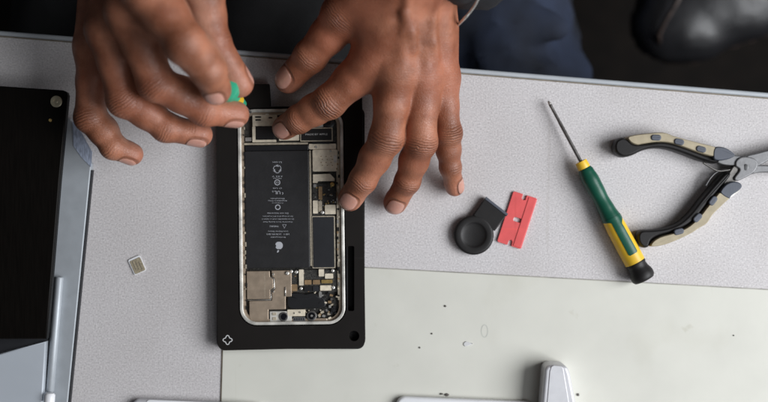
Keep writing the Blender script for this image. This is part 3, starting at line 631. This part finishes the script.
# ================================================================== the person: bodies from distance fields
class Field:
    def __init__(s, lo, hi, h):
        s.lo = np.array(lo, np.float32); s.h = h
        s.n = tuple(int(x) for x in np.ceil((np.array(hi) - s.lo) / h) + 1)
        s.a = np.full(s.n, 1.0, np.float32)
    def like(s):
        f = Field.__new__(Field); f.lo = s.lo; f.h = s.h; f.n = s.n; f.a = np.full(s.n, 1.0, np.float32); return f
    def box(s, lo, hi):
        i0 = np.clip(np.floor((np.array(lo) - s.lo) / s.h).astype(int), 0, np.array(s.n)); i1 = np.clip(np.ceil((np.array(hi) - s.lo) / s.h).astype(int) + 1, 0, np.array(s.n))
        return tuple(slice(a, b) for a, b in zip(i0, i1))
    def xyz(s, sl):
        return [(s.lo[k] + s.h * np.arange(sl[k].start, sl[k].stop, dtype=np.float32)).reshape([-1 if j == k else 1 for j in range(3)]) for k in range(3)]
    def cone(s, a, b, ra, rb, k=0.003, flat=None, sub=False):
        """rounded cone from a to b; flat = (normal, factor) squashes the section along normal"""
        a = np.array(a, np.float32); b = np.array(b, np.float32); m = max(ra, rb) * 1.25 + k + 3 * s.h
        sl = s.box(np.minimum(a, b) - m, np.maximum(a, b) + m)
        if any(x.stop <= x.start for x in sl): return
        x, y, z = s.xyz(sl); ba = b - a; L2 = float(ba @ ba) + 1e-12
        t = np.clip(((x - a[0]) * ba[0] + (y - a[1]) * ba[1] + (z - a[2]) * ba[2]) / L2, 0, 1)
        qx, qy, qz = x - a[0] - t * ba[0], y - a[1] - t * ba[1], z - a[2] - t * ba[2]
        r = ra + (rb - ra) * t
        if flat is not None:
            n, f = np.array(flat[0], np.float32), flat[1]; n = n / np.linalg.norm(n)
            dn = (qx * n[0] + qy * n[1] + qz * n[2]) * (1 / f - 1)
            qx, qy, qz = qx + n[0] * dn, qy + n[1] * dn, qz + n[2] * dn
        d = np.sqrt(qx * qx + qy * qy + qz * qz) - r
        s.mix(sl, d, k, sub)
    def mix(s, sl, d, k, sub=False):
        c = s.a[sl]
        if sub:
            h = np.maximum(k - np.abs(-d - c), 0) / k; s.a[sl] = np.maximum(-d, c) + h * h * k * 0.25
        else:
            h = np.maximum(k - np.abs(d - c), 0) / k; s.a[sl] = np.minimum(d, c) - h * h * k * 0.25
    def union(s, o, k):
        s.mix((slice(None),) * 3, o.a, k)
    def mesh(s):
        A_ = s.a; neg = A_ < 0; nx, ny, nz = A_.shape
        cnt = np.zeros((nx - 1, ny - 1, nz - 1), np.int8)
        for dx in (0, 1):
            for dy in (0, 1):
                for dz in (0, 1):
                    cnt += neg[dx:nx - 1 + dx, dy:ny - 1 + dy, dz:nz - 1 + dz]
        act = np.argwhere((cnt > 0) & (cnt < 8)); idx = np.full(cnt.shape, -1, np.int64); idx[tuple(act.T)] = np.arange(len(act))
        acc = np.zeros((len(act), 3)); num = np.zeros(len(act))
        cor = [(dx, dy, dz) for dx in (0, 1) for dy in (0, 1) for dz in (0, 1)]
        for i, c0 in enumerate(cor):
            for c1 in cor[i + 1:]:
                if sum(abs(p - q_) for p, q_ in zip(c0, c1)) != 1: continue
                v0 = A_[act[:, 0] + c0[0], act[:, 1] + c0[1], act[:, 2] + c0[2]]; v1 = A_[act[:, 0] + c1[0], act[:, 1] + c1[1], act[:, 2] + c1[2]]
                mk = (v0 < 0) != (v1 < 0); t = np.where(mk, v0 / np.where(mk, v0 - v1, 1), 0)
                p = np.array(c0)[None] + t[:, None] * (np.array(c1) - np.array(c0))[None]
                acc += np.where(mk[:, None], p, 0); num += mk
        V = s.lo + s.h * (act + acc / num[:, None])
        F = []
        for ax in range(3):
            o1, o2 = (ax + 1) % 3, (ax + 2) % 3
            sl0 = [slice(None)] * 3; sl1 = [slice(None)] * 3; sl0[ax] = slice(0, -1); sl1[ax] = slice(1, None)
            n0, n1 = neg[tuple(sl0)], neg[tuple(sl1)]
            e = np.argwhere(n0 != n1)
            ok = (e[:, o1] > 0) & (e[:, o2] > 0) & (e[:, o1] < A_.shape[o1] - 1) & (e[:, o2] < A_.shape[o2] - 1); e = e[ok]
            fl = n0[tuple(e.T)]
            def cell(d1, d2):
                c_ = e.copy(); c_[:, o1] += d1; c_[:, o2] += d2; return idx[tuple(c_.T)]
            qd = np.stack([cell(-1, -1), cell(0, -1), cell(0, 0), cell(-1, 0)], 1)
            qd[~fl] = qd[~fl][:, ::-1]; F.append(qd)
        return V.astype(np.float32), np.concatenate(F)
def field_obj(name, f, m, parent):
    V, F = f.mesh(); me = bpy.data.meshes.new(name); me.from_pydata(V.tolist(), [], F.tolist()); return link(name, me, m, parent, True)
def seat_field(grow, fl, dz):
    p0, p1, p2 = P(702, 6, ZC), P(668, 22, ZC), P(905, -170, ZC)
    f = Field((0.18, 0.08, ZC - 0.11), (0.72, 0.60, ZC + 0.06), 0.005)
    z = ZC - 0.035 + dz
    f.cone((p0.x, p0.y, z), (p2.x, p2.y, z), 0.044 + grow, 0.135 + grow, 0.03, flat=((0, 0, 1), fl))
    f.cone((p1.x, p1.y, z - 0.004), (p2.x, p2.y, z), 0.018 + grow, 0.118 + grow, 0.03, flat=((0, 0, 1), fl))
    return f
se = field_obj('seat', seat_field(0.0, 0.55, 0.0), M['leather'], chair)
tx0 = bpy.data.textures.new('leather_creases', 'CLOUDS'); tx0.noise_scale = 0.05; tx0.noise_depth = 3
md = se.modifiers.new('creases', 'DISPLACE'); md.texture = tx0; md.strength = 0.008; md.texture_coords = 'LOCAL'
field_obj('piping', seat_field(0.004, 0.13, -0.008), M['leather_brown'], chair)
tube('seam', [P(*p) for p in ((659, 44, ZC - 0.024), (659, 34, ZC - 0.014), (666, 20, ZC - 0.007), (676, 4, ZC - 0.002), (688, -20, ZC + 0.006))], 0.0022, M['leather_brown'], chair)
def A3(v): return np.array(v[:], np.float32)
def nrm(v): v = np.array(v, float); return v / (np.linalg.norm(v) + 1e-12)
# every finger: joints (photo px, px, height m), radii mm, direction the nail faces
HANDS = [
 dict(name='pressing', wrist=[(398, -38, .092), (412, -44, .092), (424, -42, .084), (437, -34, .072)], back=(0.30, -0.25, 1.0), fore=((425, -46, .090), (455, -330, .17)),
      fingers=[
       dict(p=[(374, 60, .054), (329, 102, .040), (299, 119, .0285), (284, 128, .0205)], r=[12.6, 10.8, 9.1, 7.8], d=(-0.05, -0.25, 1.0), nl=6.2, nw=5.6),
       dict(p=[(398, 70, .058), (386.5, 138, .045), (363, 180, .0275), (350, 199, .0185)], r=[11.4, 11.0, 8.9, 8.0], d=(-0.1, -0.2, 1.0), nl=6.4, nw=5.8),
       dict(p=[(423, 73, .051), (421, 142, .041), (407.5, 181, .0235), (395, 203, .0115)], r=[10.8, 10.3, 8.3, 7.7], d=(0.15, -0.15, 1.0), nl=6.2, nw=5.6),
       dict(p=[(443, 78, .038), (449, 133, .030), (450, 167, .019), (455, 187, .0085)], r=[8.8, 8.2, 6.9, 6.1], d=(0.9, 0.0, 0.6), nl=5.6, nw=4.6)],
      thumb=dict(p=[(388, -22, .076), (343, 14, .058), (311, 56, .039), (288, 80, .027)], r=[14, 12.2, 10.8, 8.7], d=(-0.45, 0.15, 1.0), nl=7.4, nw=7.0)),
 dict(name='holding', wrist=[(142, -92, .080), (128, -95, .070), (114, -92, .056), (104, -86, .040)], back=(-1.0, 0.55, 0.75), fore=((121, -96, .060), (130, -330, .08)),
      fingers=[
       dict(p=[(147, -10, .114), (185, 43, .116), (208, 69, .101), (216, 90, .088)], r=[13.2, 12.3, 10.8, 9.0], d=(-0.1, -0.35, 1.0), nl=5.8, nw=5.8),
       dict(p=[(128, 11, .094), (156, 82.5, .078), (205, 109.5, .065), (236, 114.8, .055)], r=[12.6, 11.3, 10.0, 8.1], d=(-0.2, -1.0, 0.45), nl=6.4, nw=5.4),
       dict(p=[(106, 28, .070), (125, 99, .064), (166, 127, .053), (200, 135, .046)], r=[11.6, 11.2, 9.2, 7.8], d=(-0.2, -1.0, 0.5), nl=6.4, nw=5.4),
       dict(p=[(92, 46, .047), (90.5, 117, .041), (113, 146, .038), (132, 154.5, .032)], r=[10.2, 9.9, 8.2, 7.0], d=(-0.2, -1.0, 0.3), nl=5.8, nw=5.0)],
      thumb=dict(p=[(160, -70, .088), (203, -14, .086), (214, 42, .080), (240, 83.5, .068)], r=[14, 12.6, 9.8, 8.4], d=(1.0, 0.4, -0.45), nl=7.0, nw=6.4)),
]
def build_hand(hd):
    allp = [P(*p) for f in hd['fingers'] + [hd['thumb']] for p in f['p']] + [P(*p) for p in hd['wrist']]
    lo = np.array([[p.x, p.y, p.z] for p in allp]).min(0) - 0.018; hi = np.array([[p.x, p.y, p.z] for p in allp]).max(0) + 0.018
    hi[1] += 0.03; hi[0] += 0.012; lo[0] -= 0.006; hi[2] += 0.012
    h = 0.00075
    pal = Field(lo, hi, h); fin = pal.like(); back = nrm(hd['back'])
    W_ = [A3(P(*p)) for p in hd['wrist']]; fs = hd['fingers']; mc = [A3(P(*f['p'][0])) for f in fs]
    # palm: metacarpals blended into a slab
    for i in range(4):
        pal.cone(W_[i] - back * 0.002, mc[i] - back * 0.003, 0.0135, fs[i]['r'][0] / 1000 + 0.0008, 0.010)
        pal.cone(W_[i] * 0.45 + mc[i] * 0.55 - back * 0.008, mc[i] - back * 0.008, 0.011, 0.0095, 0.010)
        pal.cone(mc[i] + back * 0.0012, mc[i] + back * 0.0012, fs[i]['r'][0] / 1000 * 0.93, fs[i]['r'][0] / 1000 * 0.93, 0.006)   # knuckle
        pal.cone(W_[i] * 0.9 + mc[i] * 0.1 + back * 0.0085, mc[i] * 0.9 + W_[i] * 0.1 + back * 0.0082, 0.0022, 0.0028, 0.007)      # tendon
    for i in range(3):   # webs between the fingers
        p1 = mc[i] + (A3(P(*fs[i]['p'][1])) - mc[i]) * 0.34; p2 = mc[i + 1] + (A3(P(*fs[i + 1]['p'][1])) - mc[i + 1]) * 0.34
        pal.cone(p1 - back * 0.004, p2 - back * 0.004, 0.0062, 0.0062, 0.008)
        pal.cone(mc[i] - back * 0.003, mc[i + 1] - back * 0.003, 0.0085, 0.0085, 0.008)
    th = hd['thumb']; T = [A3(P(*p)) for p in th['p']]
    pal.cone(W_[0] - back * 0.006, T[0], 0.0135, 0.014, 0.012)
    pal.cone(T[0], T[1], 0.0145, 0.0122, 0.012)
    pal.cone(T[0] * 0.5 + T[1] * 0.5, W_[0] * 0.45 + mc[0] * 0.55 - back * 0.006, 0.0105, 0.0105, 0.014)
    pal.cone(T[0] * 0.7 + T[1] * 0.3 - back * 0.006, mc[1] * 0.5 + W_[1] * 0.5 - back * 0.008, 0.0120, 0.0105, 0.014)
    # forearm start
    fa, fb = A3(P(*hd['fore'][0])), A3(P(*hd['fore'][1]))
    pal.cone(fa, fb, 0.0265, 0.036, 0.014, flat=(back, 0.72))
    if hd['name'] == 'pressing':     # veins on the back of the hand
        for pts in ([(408, -2), (405, 18), (404, 34)], [(404, 18), (412, 34), (414, 50)], [(440, 0), (432, 22), (434, 42), (437, 56)]):
            q_ = []
            for x, y in pts:
                w0 = P(x, y, 0.072); ix, iy = int((w0.x - pal.lo[0]) / h), int((w0.y - pal.lo[1]) / h)
                if not (0 <= ix < pal.n[0] and 0 <= iy < pal.n[1]): continue
                zi = np.nonzero(pal.a[ix, iy] < 0)[0]
                if len(zi): q_.append(np.array([w0.x, w0.y, pal.lo[2] + h * zi.max() - 0.0006], np.float32))
            for a_, b_ in zip(q_[:-1], q_[1:]): pal.cone(a_ - back * 0.0006, b_ - back * 0.0006, 0.0012, 0.0012, 0.0045)
    for f in fs + [th]:
        Q = [A3(P(*p)) for p in f['p']]; r = [x / 1000 for x in f['r']]; g = pal.like()
        f['Q'] = Q; f['ax'] = [nrm(Q[i + 1] - Q[i]) for i in range(3)]
        f['dn'] = []
        for i in range(3):
            dh = nrm(f['d'] if i == 2 or f is th else (np.array(f['d']) + np.array(hd['back'])) / 2); dd = dh - f['ax'][i] * (dh @ f['ax'][i]); f['dn'].append(nrm(dd))
        for i in range(3):
            a_, b_ = Q[i], Q[i + 1]; mid = (a_ + b_) / 2; rm = (r[i] + r[i + 1]) / 2
            sl_ = 0.95 if i < 2 else 1.0
            if i == 2:
                g.cone(a_, b_, r[2] * 0.97, r[3], 0.003)
                g.cone(b_ - f['dn'][2] * r[3] * 0.10 - f['ax'][2] * 0.003, b_ - f['dn'][2] * r[3] * 0.10, r[3] * 0.98, r[3] * 0.92, 0.002)
            else:
                g.cone(a_, mid - f['dn'][i] * 0.0004, r[i], rm * sl_, 0.003); g.cone(mid - f['dn'][i] * 0.0004, b_, rm * sl_, r[i + 1], 0.003)
                if not (f is th and i == 0): g.cone(mid - f['dn'][i] * rm * 0.28, mid - f['dn'][i] * rm * 0.28, rm * 0.86, rm * 0.86, 0.006)
            if 0 < i:   # knuckle bulge
                g.cone(a_ + f['dn'][i] * 0.0007, a_ + f['dn'][i] * 0.0007, r[i] * 0.99, r[i] * 0.99, 0.002)
        fin.mix((slice(None),) * 3, g.a, 0.0012)
    pal.union(fin, 0.006)
    V, F = pal.mesh()
    # keep a single clean surface: gentle Laplacian polish
    n = len(V); e = np.concatenate([F[:, [0, 1]], F[:, [1, 2]], F[:, [2, 3]], F[:, [3, 0]]])
    for _ in range(3):
        acc = np.zeros((n, 3)); c_ = np.zeros(n)
        for k in range(3): acc[:, k] = np.bincount(e[:, 0], V[e[:, 1], k], n) + np.bincount(e[:, 1], V[e[:, 0], k], n)
        c_ = np.bincount(e[:, 0], minlength=n) + np.bincount(e[:, 1], minlength=n)
        V = V * 0.5 + 0.5 * (acc / np.maximum(c_, 1)[:, None])
    # attributes
    nail = np.tile(np.array([9.0, 9.0, -1.0]), (n, 1)); cr = np.zeros((n, 3)); tone = np.zeros(n); best = np.full(n, 1e9); bestj = np.full(n, 0.0)
    for f in fs + [th]:
        Q, ax, dn, r = f['Q'], f['ax'], f['dn'], [x / 1000 for x in f['r']]
        for i in range(3):
            ba = Q[i + 1] - Q[i]; t = np.clip(((V - Q[i]) @ ba) / (ba @ ba), 0, 1); dist = np.linalg.norm(V - Q[i] - t[:, None] * ba, axis=1) - (r[i] + (r[i + 1] - r[i]) * t)
            mk = dist < best; best = np.where(mk, dist, best)
            w_ = V - Q[i] - t[:, None] * ba; dors = (w_ @ dn[i]) / (np.linalg.norm(w_, axis=1) + 1e-9)
            tone = np.where(mk, np.where((t <= 0) & (i == 0), 1.0, dors), tone)
            if i == 2:
                qv = V - Q[3]; sd_ = np.cross(ax[2], dn[2])
                nu = (qv @ ax[2]) * 1000; nv = (qv @ sd_) * 1000; nd = (qv @ dn[2]) * 1000
                cu = (nu - (r[3] * 1000 * 0.62 - f['nl'])) / f['nl']; cv = nv / f['nw']
                nail[mk] = np.stack([cu, cv, nd], 1)[mk]
            else: nail[mk] = (9.0, 9.0, -1.0)
        for j, (wd, amp) in {0: (0.009, 0.10), 1: (0.0062, 1.0), 2: (0.0034, 0.62)}.items():
            u_ = (V - Q[j]) @ (ax[j] * 0.5 + ax[max(j - 1, 0)] * 0.5); w_ = V - Q[j]; dd = np.linalg.norm(w_, axis=1)
            dors = np.clip((w_ @ dn[j]) / (dd + 1e-9) * 1.3, 0, 1)
            wt = amp * np.exp(-(u_ / wd) ** 2) * (dors ** 1.2) * (dd < r[j] * 1.9)
            mk = (wt > cr[:, 1]) & (wt > 0.01); cr[mk, 0] = u_[mk] * 1000; cr[mk, 1] = wt[mk] * (0.6 if hd['name'] == 'holding' else 0.8)
            cr[mk, 2] = j
    # raise the nail plates a little
    mk = (np.abs(nail[:, 0]) < 3)
    cu, cv, nd = nail[:, 0], nail[:, 1], nail[:, 2]
    m_ = 1 / (1 + np.exp(((np.abs(cu) ** 2.6 + np.abs(cv) ** 2.6) - 1) * 6)); m_ *= (nd > 0)
    disp = m_ * 0.00035
    for f in fs + [th]:
        near = np.linalg.norm(V - f['Q'][3], axis=1) < 0.014
        V[near] += (disp[near, None] * f['dn'][2][None])
    return V, F, nail, cr, tone
def grid_body():
    """forearms, upper arms, trunk, neck and head, coarse: hidden under the clothes and outside the picture"""
    f = Field((-0.62, 0.14, -0.30), (0.42, 0.62, 0.72), 0.006)
    cxb = P(285, 0, 0).x
    sh = [(cxb - 0.19, 0.46, 0.36), (cxb + 0.19, 0.46, 0.36)]
    el = [A3(P(95, -300, .10)), A3(P(470, -300, .10))]
    wr = [A3(P(126, -140, .064)), A3(P(431, -100, .100))]
    for s_, e_, w_ in zip(sh, el, wr):
        f.cone(s_, e_, 0.052, 0.042, 0.02); f.cone(e_, w_, 0.040, 0.024, 0.02)
        f.cone(s_, (cxb, 0.46, 0.40), 0.055, 0.06, 0.04)
    f.cone((cxb, 0.46, -0.16), (cxb, 0.46, 0.30), 0.135, 0.15, 0.06, flat=((0, 1, 0), 0.7))
    f.cone((cxb, 0.46, 0.38), (cxb, 0.43, 0.50), 0.058, 0.055, 0.03)
    f.cone((cxb, 0.43, 0.58), (cxb, 0.41, 0.52), 0.080, 0.055, 0.03)
    f.cone((cxb, 0.345, 0.56), (cxb, 0.350, 0.545), 0.008, 0.014, 0.012)
    for sx in (-1, 1):
        f.cone((cxb + sx * 0.080, 0.44, 0.575), (cxb + sx * 0.078, 0.44, 0.55), 0.012, 0.008, 0.006)
        f.cone((cxb + sx * 0.030, 0.352, 0.580), (cxb + sx * 0.030, 0.352, 0.580), 0.012, 0.012, 0.008, sub=True)
    V, F = f.mesh(); n = len(V)
    return V, F, np.tile(np.array([9.0, 9.0, -1.0]), (n, 1)), np.zeros((n, 3)), np.ones(n)
def skin_material():
    m = bpy.data.materials.new('skin'); m.use_nodes = True; nt = m.node_tree; N = nt.nodes; L = nt.links; b = N['Principled BSDF']
    def math_(op, a=None, b_=None, v=None):
        n = N.new('ShaderNodeMath'); n.operation = op
        for i, x in enumerate((a, b_, v)):
            if x is None: continue
            if isinstance(x, (int, float)): n.inputs[i].default_value = x
            else: L.new(x, n.inputs[i])
        return n.outputs[0]
    def mixc(f, c1, c2, bl='MIX'):
        n = N.new('ShaderNodeMix'); n.data_type = 'RGBA'; n.blend_type = bl
        for i, x in ((0, f), (6, c1), (7, c2)):
            if isinstance(x, (int, float)): n.inputs[i].default_value = x
            elif isinstance(x, tuple): n.inputs[i].default_value = (*x, 1)
            else: L.new(x, n.inputs[i])
        return n.outputs[2]
    def smooth(x, lo, hi):
        n = N.new('ShaderNodeMapRange'); n.interpolation_type = 'SMOOTHSTEP'; n.inputs['From Min'].default_value = lo; n.inputs['From Max'].default_value = hi; L.new(x, n.inputs['Value']); return n.outputs[0]
    def attr(nm):
        n = N.new('ShaderNodeAttribute'); n.attribute_name = nm; return n
    tc = N.new('ShaderNodeTexCoord').outputs['Object']
    def noise(sc_, det=4, dim=None):
        n = N.new('ShaderNodeTexNoise'); n.inputs['Scale'].default_value = sc_; n.inputs['Detail'].default_value = det; L.new(tc, n.inputs['Vector']); return n.outputs['Fac']
    na = attr('nail'); sx = N.new('ShaderNodeSeparateXYZ'); L.new(na.outputs['Vector'], sx.inputs[0])
    ca = attr('crease'); sc2 = N.new('ShaderNodeSeparateXYZ'); L.new(ca.outputs['Vector'], sc2.inputs[0])
    to = attr('tone').outputs['Fac']
    au = math_('ABSOLUTE', sx.outputs[0]); av = math_('ABSOLUTE', sx.outputs[1])
    sup = math_('ADD', math_('POWER', au, 2.8), math_('POWER', av, 2.8))
    front = math_('GREATER_THAN', sx.outputs[2], 0.6)
    nailm = math_('MULTIPLY', math_('SUBTRACT', 1.0, smooth(sup, 0.72, 1.08)), front)
    # ring just outside the nail: a soft fold
    fold = math_('MULTIPLY', math_('MULTIPLY', smooth(sup, 0.86, 1.05), math_('SUBTRACT', 1.0, smooth(sup, 1.15, 1.9))), front)
    n1 = noise(55, 6); n2 = noise(700, 3); n3 = noise(18, 3)
    base = mixc(smooth(n1, 0.3, 0.7), (0.205, 0.068, 0.031), (0.43, 0.172, 0.096))
    base = mixc(math_('MULTIPLY', smooth(n3, 0.42, 0.72), 0.50), base, (0.38, 0.115, 0.060))
    palm = math_('SUBTRACT', 1.0, smooth(to, -0.65, -0.05))
    base = mixc(math_('MULTIPLY', palm, 0.75), base, (0.46, 0.23, 0.155))
    tip = math_('MULTIPLY', math_('SUBTRACT', 1.0, smooth(math_('ABSOLUTE', math_('SUBTRACT', sx.outputs[0], 1.0)), 0.3, 2.4)), 0.50)
    base = mixc(tip, base, (0.42, 0.175, 0.115))
    base = mixc(math_('MULTIPLY', sc2.outputs[1], 0.34), base, (0.13, 0.042, 0.018))
    base = mixc(math_('MULTIPLY', smooth(n2, 0.55, 0.75), 0.18), base, (0.12, 0.045, 0.022))
    # creases
    ph = math_('ADD', math_('MULTIPLY', sc2.outputs[0], 1.75), math_('MULTIPLY', noise(120, 5), 8.0))
    wv = math_('SINE', ph); wv = math_('POWER', math_('ABSOLUTE', wv), 0.6)
    crh = math_('MULTIPLY', math_('MULTIPLY', wv, sc2.outputs[1]), 1.0)
    dark = math_('MULTIPLY', math_('SUBTRACT', 1.0, smooth(wv, 0.25, 0.75)), math_('MULTIPLY', sc2.outputs[1], 0.85))
    base = mixc(dark, base, (0.075, 0.026, 0.014))
    free = smooth(sx.outputs[0], 0.80, 0.93)
    nailc = mixc(free, (0.52, 0.27, 0.21), (0.66, 0.48, 0.40))
    nailc = mixc(math_('SUBTRACT', 1.0, smooth(sx.outputs[0], -0.95, -0.55)), nailc, (0.50, 0.28, 0.22))
    col = mixc(nailm, base, nailc); col = mixc(math_('MULTIPLY', fold, 0.45), col, (0.14, 0.05, 0.028))
    L.new(col, b.inputs['Base Color'])
    rg = math_('ADD', math_('MULTIPLY', noise(300, 3), 0.18), 0.38); rg = math_('SUBTRACT', rg, math_('MULTIPLY', nailm, 0.26)); L.new(rg, b.inputs['Roughness'])
    b.inputs['Specular IOR Level'].default_value = 0.6
    b.inputs['Subsurface Weight'].default_value = 0.12; b.inputs['Subsurface Radius'].default_value = (1.0, 0.35, 0.18); b.inputs['Subsurface Scale'].default_value = 0.004
    vo = N.new('ShaderNodeTexVoronoi'); vo.feature = 'DISTANCE_TO_EDGE'; vo.inputs['Scale'].default_value = 850
    wp = N.new('ShaderNodeVectorMath'); wp.operation = 'ADD'; nv_ = N.new('ShaderNodeTexNoise'); nv_.inputs['Scale'].default_value = 260; L.new(tc, nv_.inputs['Vector'])
    scv = N.new('ShaderNodeVectorMath'); scv.operation = 'SCALE'; scv.inputs['Scale'].default_value = 0.0022; L.new(nv_.outputs['Color'], scv.inputs[0]); L.new(tc, wp.inputs[0]); L.new(scv.outputs[0], wp.inputs[1]); L.new(wp.outputs[0], vo.inputs['Vector'])
    cells = smooth(vo.outputs['Distance'], 0.0, 0.16)
    notn = math_('SUBTRACT', 1.0, nailm)
    hgt = math_('ADD', math_('MULTIPLY', math_('MULTIPLY', cells, notn), 0.11), math_('MULTIPLY', crh, 1.0))
    hgt = math_('ADD', hgt, math_('MULTIPLY', n2, 0.15)); hgt = math_('SUBTRACT', hgt, math_('MULTIPLY', fold, 0.9))
    hgt = math_('ADD', hgt, math_('MULTIPLY', nailm, 0.3))
    bp = N.new('ShaderNodeBump'); bp.inputs['Strength'].default_value = 0.9; bp.inputs['Distance'].default_value = 0.00075; L.new(hgt, bp.inputs['Height']); L.new(bp.outputs[0], b.inputs['Normal'])
    return m
person = empty('person', P(285, -260, -0.30), 'person in dark shirt and blue jeans, pressing on the open phone and holding a screwdriver', 'person')
parts = [build_hand(hd) for hd in HANDS] + [grid_body()]
Vs, Fs, off = [], [], 0
for Vv, Ff, *_ in parts: Vs.append(Vv); Fs.append(Ff + off); off += len(Vv)
VV = np.concatenate(Vs).astype(np.float32); FF = np.concatenate(Fs).astype(np.int32)
me = bpy.data.meshes.new('body')
me.vertices.add(len(VV)); me.vertices.foreach_set('co', VV.ravel()); me.loops.add(FF.size); me.loops.foreach_set('vertex_index', FF.ravel())
me.polygons.add(len(FF)); me.polygons.foreach_set('loop_start', np.arange(0, FF.size, 4, dtype=np.int32)); me.polygons.foreach_set('loop_total', np.full(len(FF), 4, np.int32))
me.update(calc_edges=True); me.validate()
for nm, k, tp in (('nail', 2, 'FLOAT_VECTOR'), ('crease', 3, 'FLOAT_VECTOR'), ('tone', 4, 'FLOAT')):
    at = me.attributes.new(nm, tp, 'POINT'); arr = np.concatenate([np.asarray(p[k], np.float32) for p in parts]).ravel().astype(np.float32)
    at.data.foreach_set('vector' if tp == 'FLOAT_VECTOR' else 'value', arr)
link('body', me, skin_material(), person, True)
# shirt: sleeves and trunk
cxb = P(285, 0, 0).x
f = Field((-0.64, 0.11, -0.30), (0.44, 0.64, 0.48), 0.006)
for s_, e_, c_ in (((cxb - 0.19, 0.46, 0.36), A3(P(95, -300, .10)), A3(P(121, -128, .060))), ((cxb + 0.19, 0.46, 0.36), A3(P(470, -300, .10)), A3(P(443, -76, .094)))):
    if c_[0] > 0: f.cone(c_, A3(P(482, -34, .056)), 0.036, 0.028, 0.02)
    f.cone(s_, e_, 0.062, 0.054, 0.02); f.cone(e_, c_, 0.052, 0.038, 0.02); f.cone(s_, (cxb, 0.46, 0.38), 0.065, 0.07, 0.04)
f.cone((cxb, 0.46, -0.17), (cxb, 0.46, 0.30), 0.152, 0.162, 0.06, flat=((0, 1, 0), 0.75))
f.cone((cxb, 0.455, 0.36), (cxb, 0.45, 0.42), 0.075, 0.062, 0.03)
so = field_obj('shirt', f, M['shirt'], person)
tx2 = bpy.data.textures.new('creases', 'CLOUDS'); tx2.noise_scale = 0.03; tx2.noise_depth = 2
md = so.modifiers.new('creases', 'DISPLACE'); md.texture = tx2; md.strength = 0.012; md.texture_coords = 'LOCAL'
fh = Field((cxb - 0.12, 0.33, 0.50), (cxb + 0.12, 0.55, 0.70), 0.006); fh.cone((cxb, 0.445, 0.60), (cxb, 0.455, 0.57), 0.086, 0.08, 0.02); fh.cone((cxb, 0.33, 0.55), (cxb, 0.34, 0.52), 0.05, 0.06, 0.01, sub=True)
field_obj('hair', fh, M['chip_black'], person)
# jeans: seat, thighs running under the table, shins down to the floor
f = Field((-0.50, -0.28, -0.745), (0.30, 0.68, -0.02), 0.008)
for sx in (-1, 1):
    hip = (cxb + sx * 0.10, 0.46, -0.20); kn = (P(548 if sx > 0 else 90, 0, 0).x, -0.06, -0.17)
    f.cone(hip, kn, 0.098, 0.072, 0.04); f.cone(kn, (kn[0], kn[1] + 0.02, -0.66), 0.068, 0.050, 0.03)
f.cone((cxb - 0.08, 0.48, -0.2), (cxb + 0.08, 0.48, -0.2), 0.13, 0.13, 0.05)
rg = random.Random(3)
for k in range(14):     # folds
    y = rg.uniform(0.08, 0.34); t_ = (y + 0.06) / 0.52; x = P(548, 0, 0).x * (1 - t_) + (cxb + 0.10) * t_ + rg.uniform(-0.03, 0.03); a_ = rg.uniform(-0.8, 0.8)
    zt_ = -0.17 + 0.072 - 0.02 * t_ + 0.026 * t_
    f.cone((x - 0.025, y, zt_ - 0.006), (x + 0.025, y + a_ * 0.05, zt_ - 0.006), 0.005, 0.005, 0.016)
jn = field_obj('jeans', f, M['denim'], person)
tx = bpy.data.textures.new('folds', 'CLOUDS'); tx.noise_scale = 0.045; tx.noise_depth = 3
md = jn.modifiers.new('folds', 'DISPLACE'); md.texture = tx; md.strength = 0.035; md.texture_coords = 'LOCAL'
# black apron over the lap on the left
ap_bm = bmesh.new(); cols = []
x0, x1 = P(-20, 0, -0.06).x, P(398, 0, -0.06).x
for i in range(50):
    x = x0 + (x1 - x0) * i / 49; col_ = []
    for j in range(26):
        y = 0.46 - 0.37 * j / 25
        z = -0.075 + 0.010 * math.sin(x * 60 + j * 0.2) * math.sin(j * 0.35 + x * 14) - 0.05 * ((i / 49 - 0.5) * 2) ** 4
        col_.append(ap_bm.verts.new((x, y, z)))
    cols.append(col_)
for i in range(49):
    for j in range(25): ap_bm.faces.new((cols[i][j], cols[i + 1][j], cols[i + 1][j + 1], cols[i][j + 1]))
apo = mesh_bm('apron', ap_bm, M['apron'], person, True); md = apo.modifiers.new('solid', 'SOLIDIFY'); md.thickness = 0.002
# bracelet at the wrist on the right
ring = [P(*p) for p in ((430, 34, .036), (444, 33, .040), (452, 30, .046), (458, 25, .054), (464, 19, .068), (470, 12, .071), (476, 3, .076), (481, -10, .083), (482, -28, .094), (474, -48, .106), (458, -60, .114), (440, -64, .117))]
tube('bracelet', [Vector(p) for p in spline(ring, 5, False)], 0.0009, M['screw'], person, False)
# ------------------------------------------------------------------ the small screwdriver in the hand
ms = empty('small_screwdriver', P(250, 114, 0.0112), 'small green and yellow screwdriver held between thumb and finger, its tip on the open phone', 'screwdriver')
a, b = P(226, 88.5, 0.0785), P(251, 112.5, 0.0116)
lathe('cap', a, a + (b - a) * 0.10, [(0, 0.0050), (0.15, 0.0070), (0.85, 0.0072), (1, 0.0055)], M['bright_green'], ms)
lathe('handle', a + (b - a) * 0.10, a + (b - a) * 0.34, [(0, 0.0030), (0.5, 0.0034), (1, 0.0034)], M['bright_green'], ms)
lathe('yellow_band', a + (b - a) * 0.34, a + (b - a) * 0.46, [(0, 0.0038), (1, 0.0038)], M['yellow_plastic'], ms)
lathe('grip', a + (b - a) * 0.46, a + (b - a) * 0.66, [(0, 0.0034), (0.8, 0.0030), (1, 0.0018)], M['bright_green'], ms)
lathe('shaft', a + (b - a) * 0.66, b, [(0, 0.0009), (0.95, 0.0008), (1, 0.0003)], M['steel'], ms, 12)
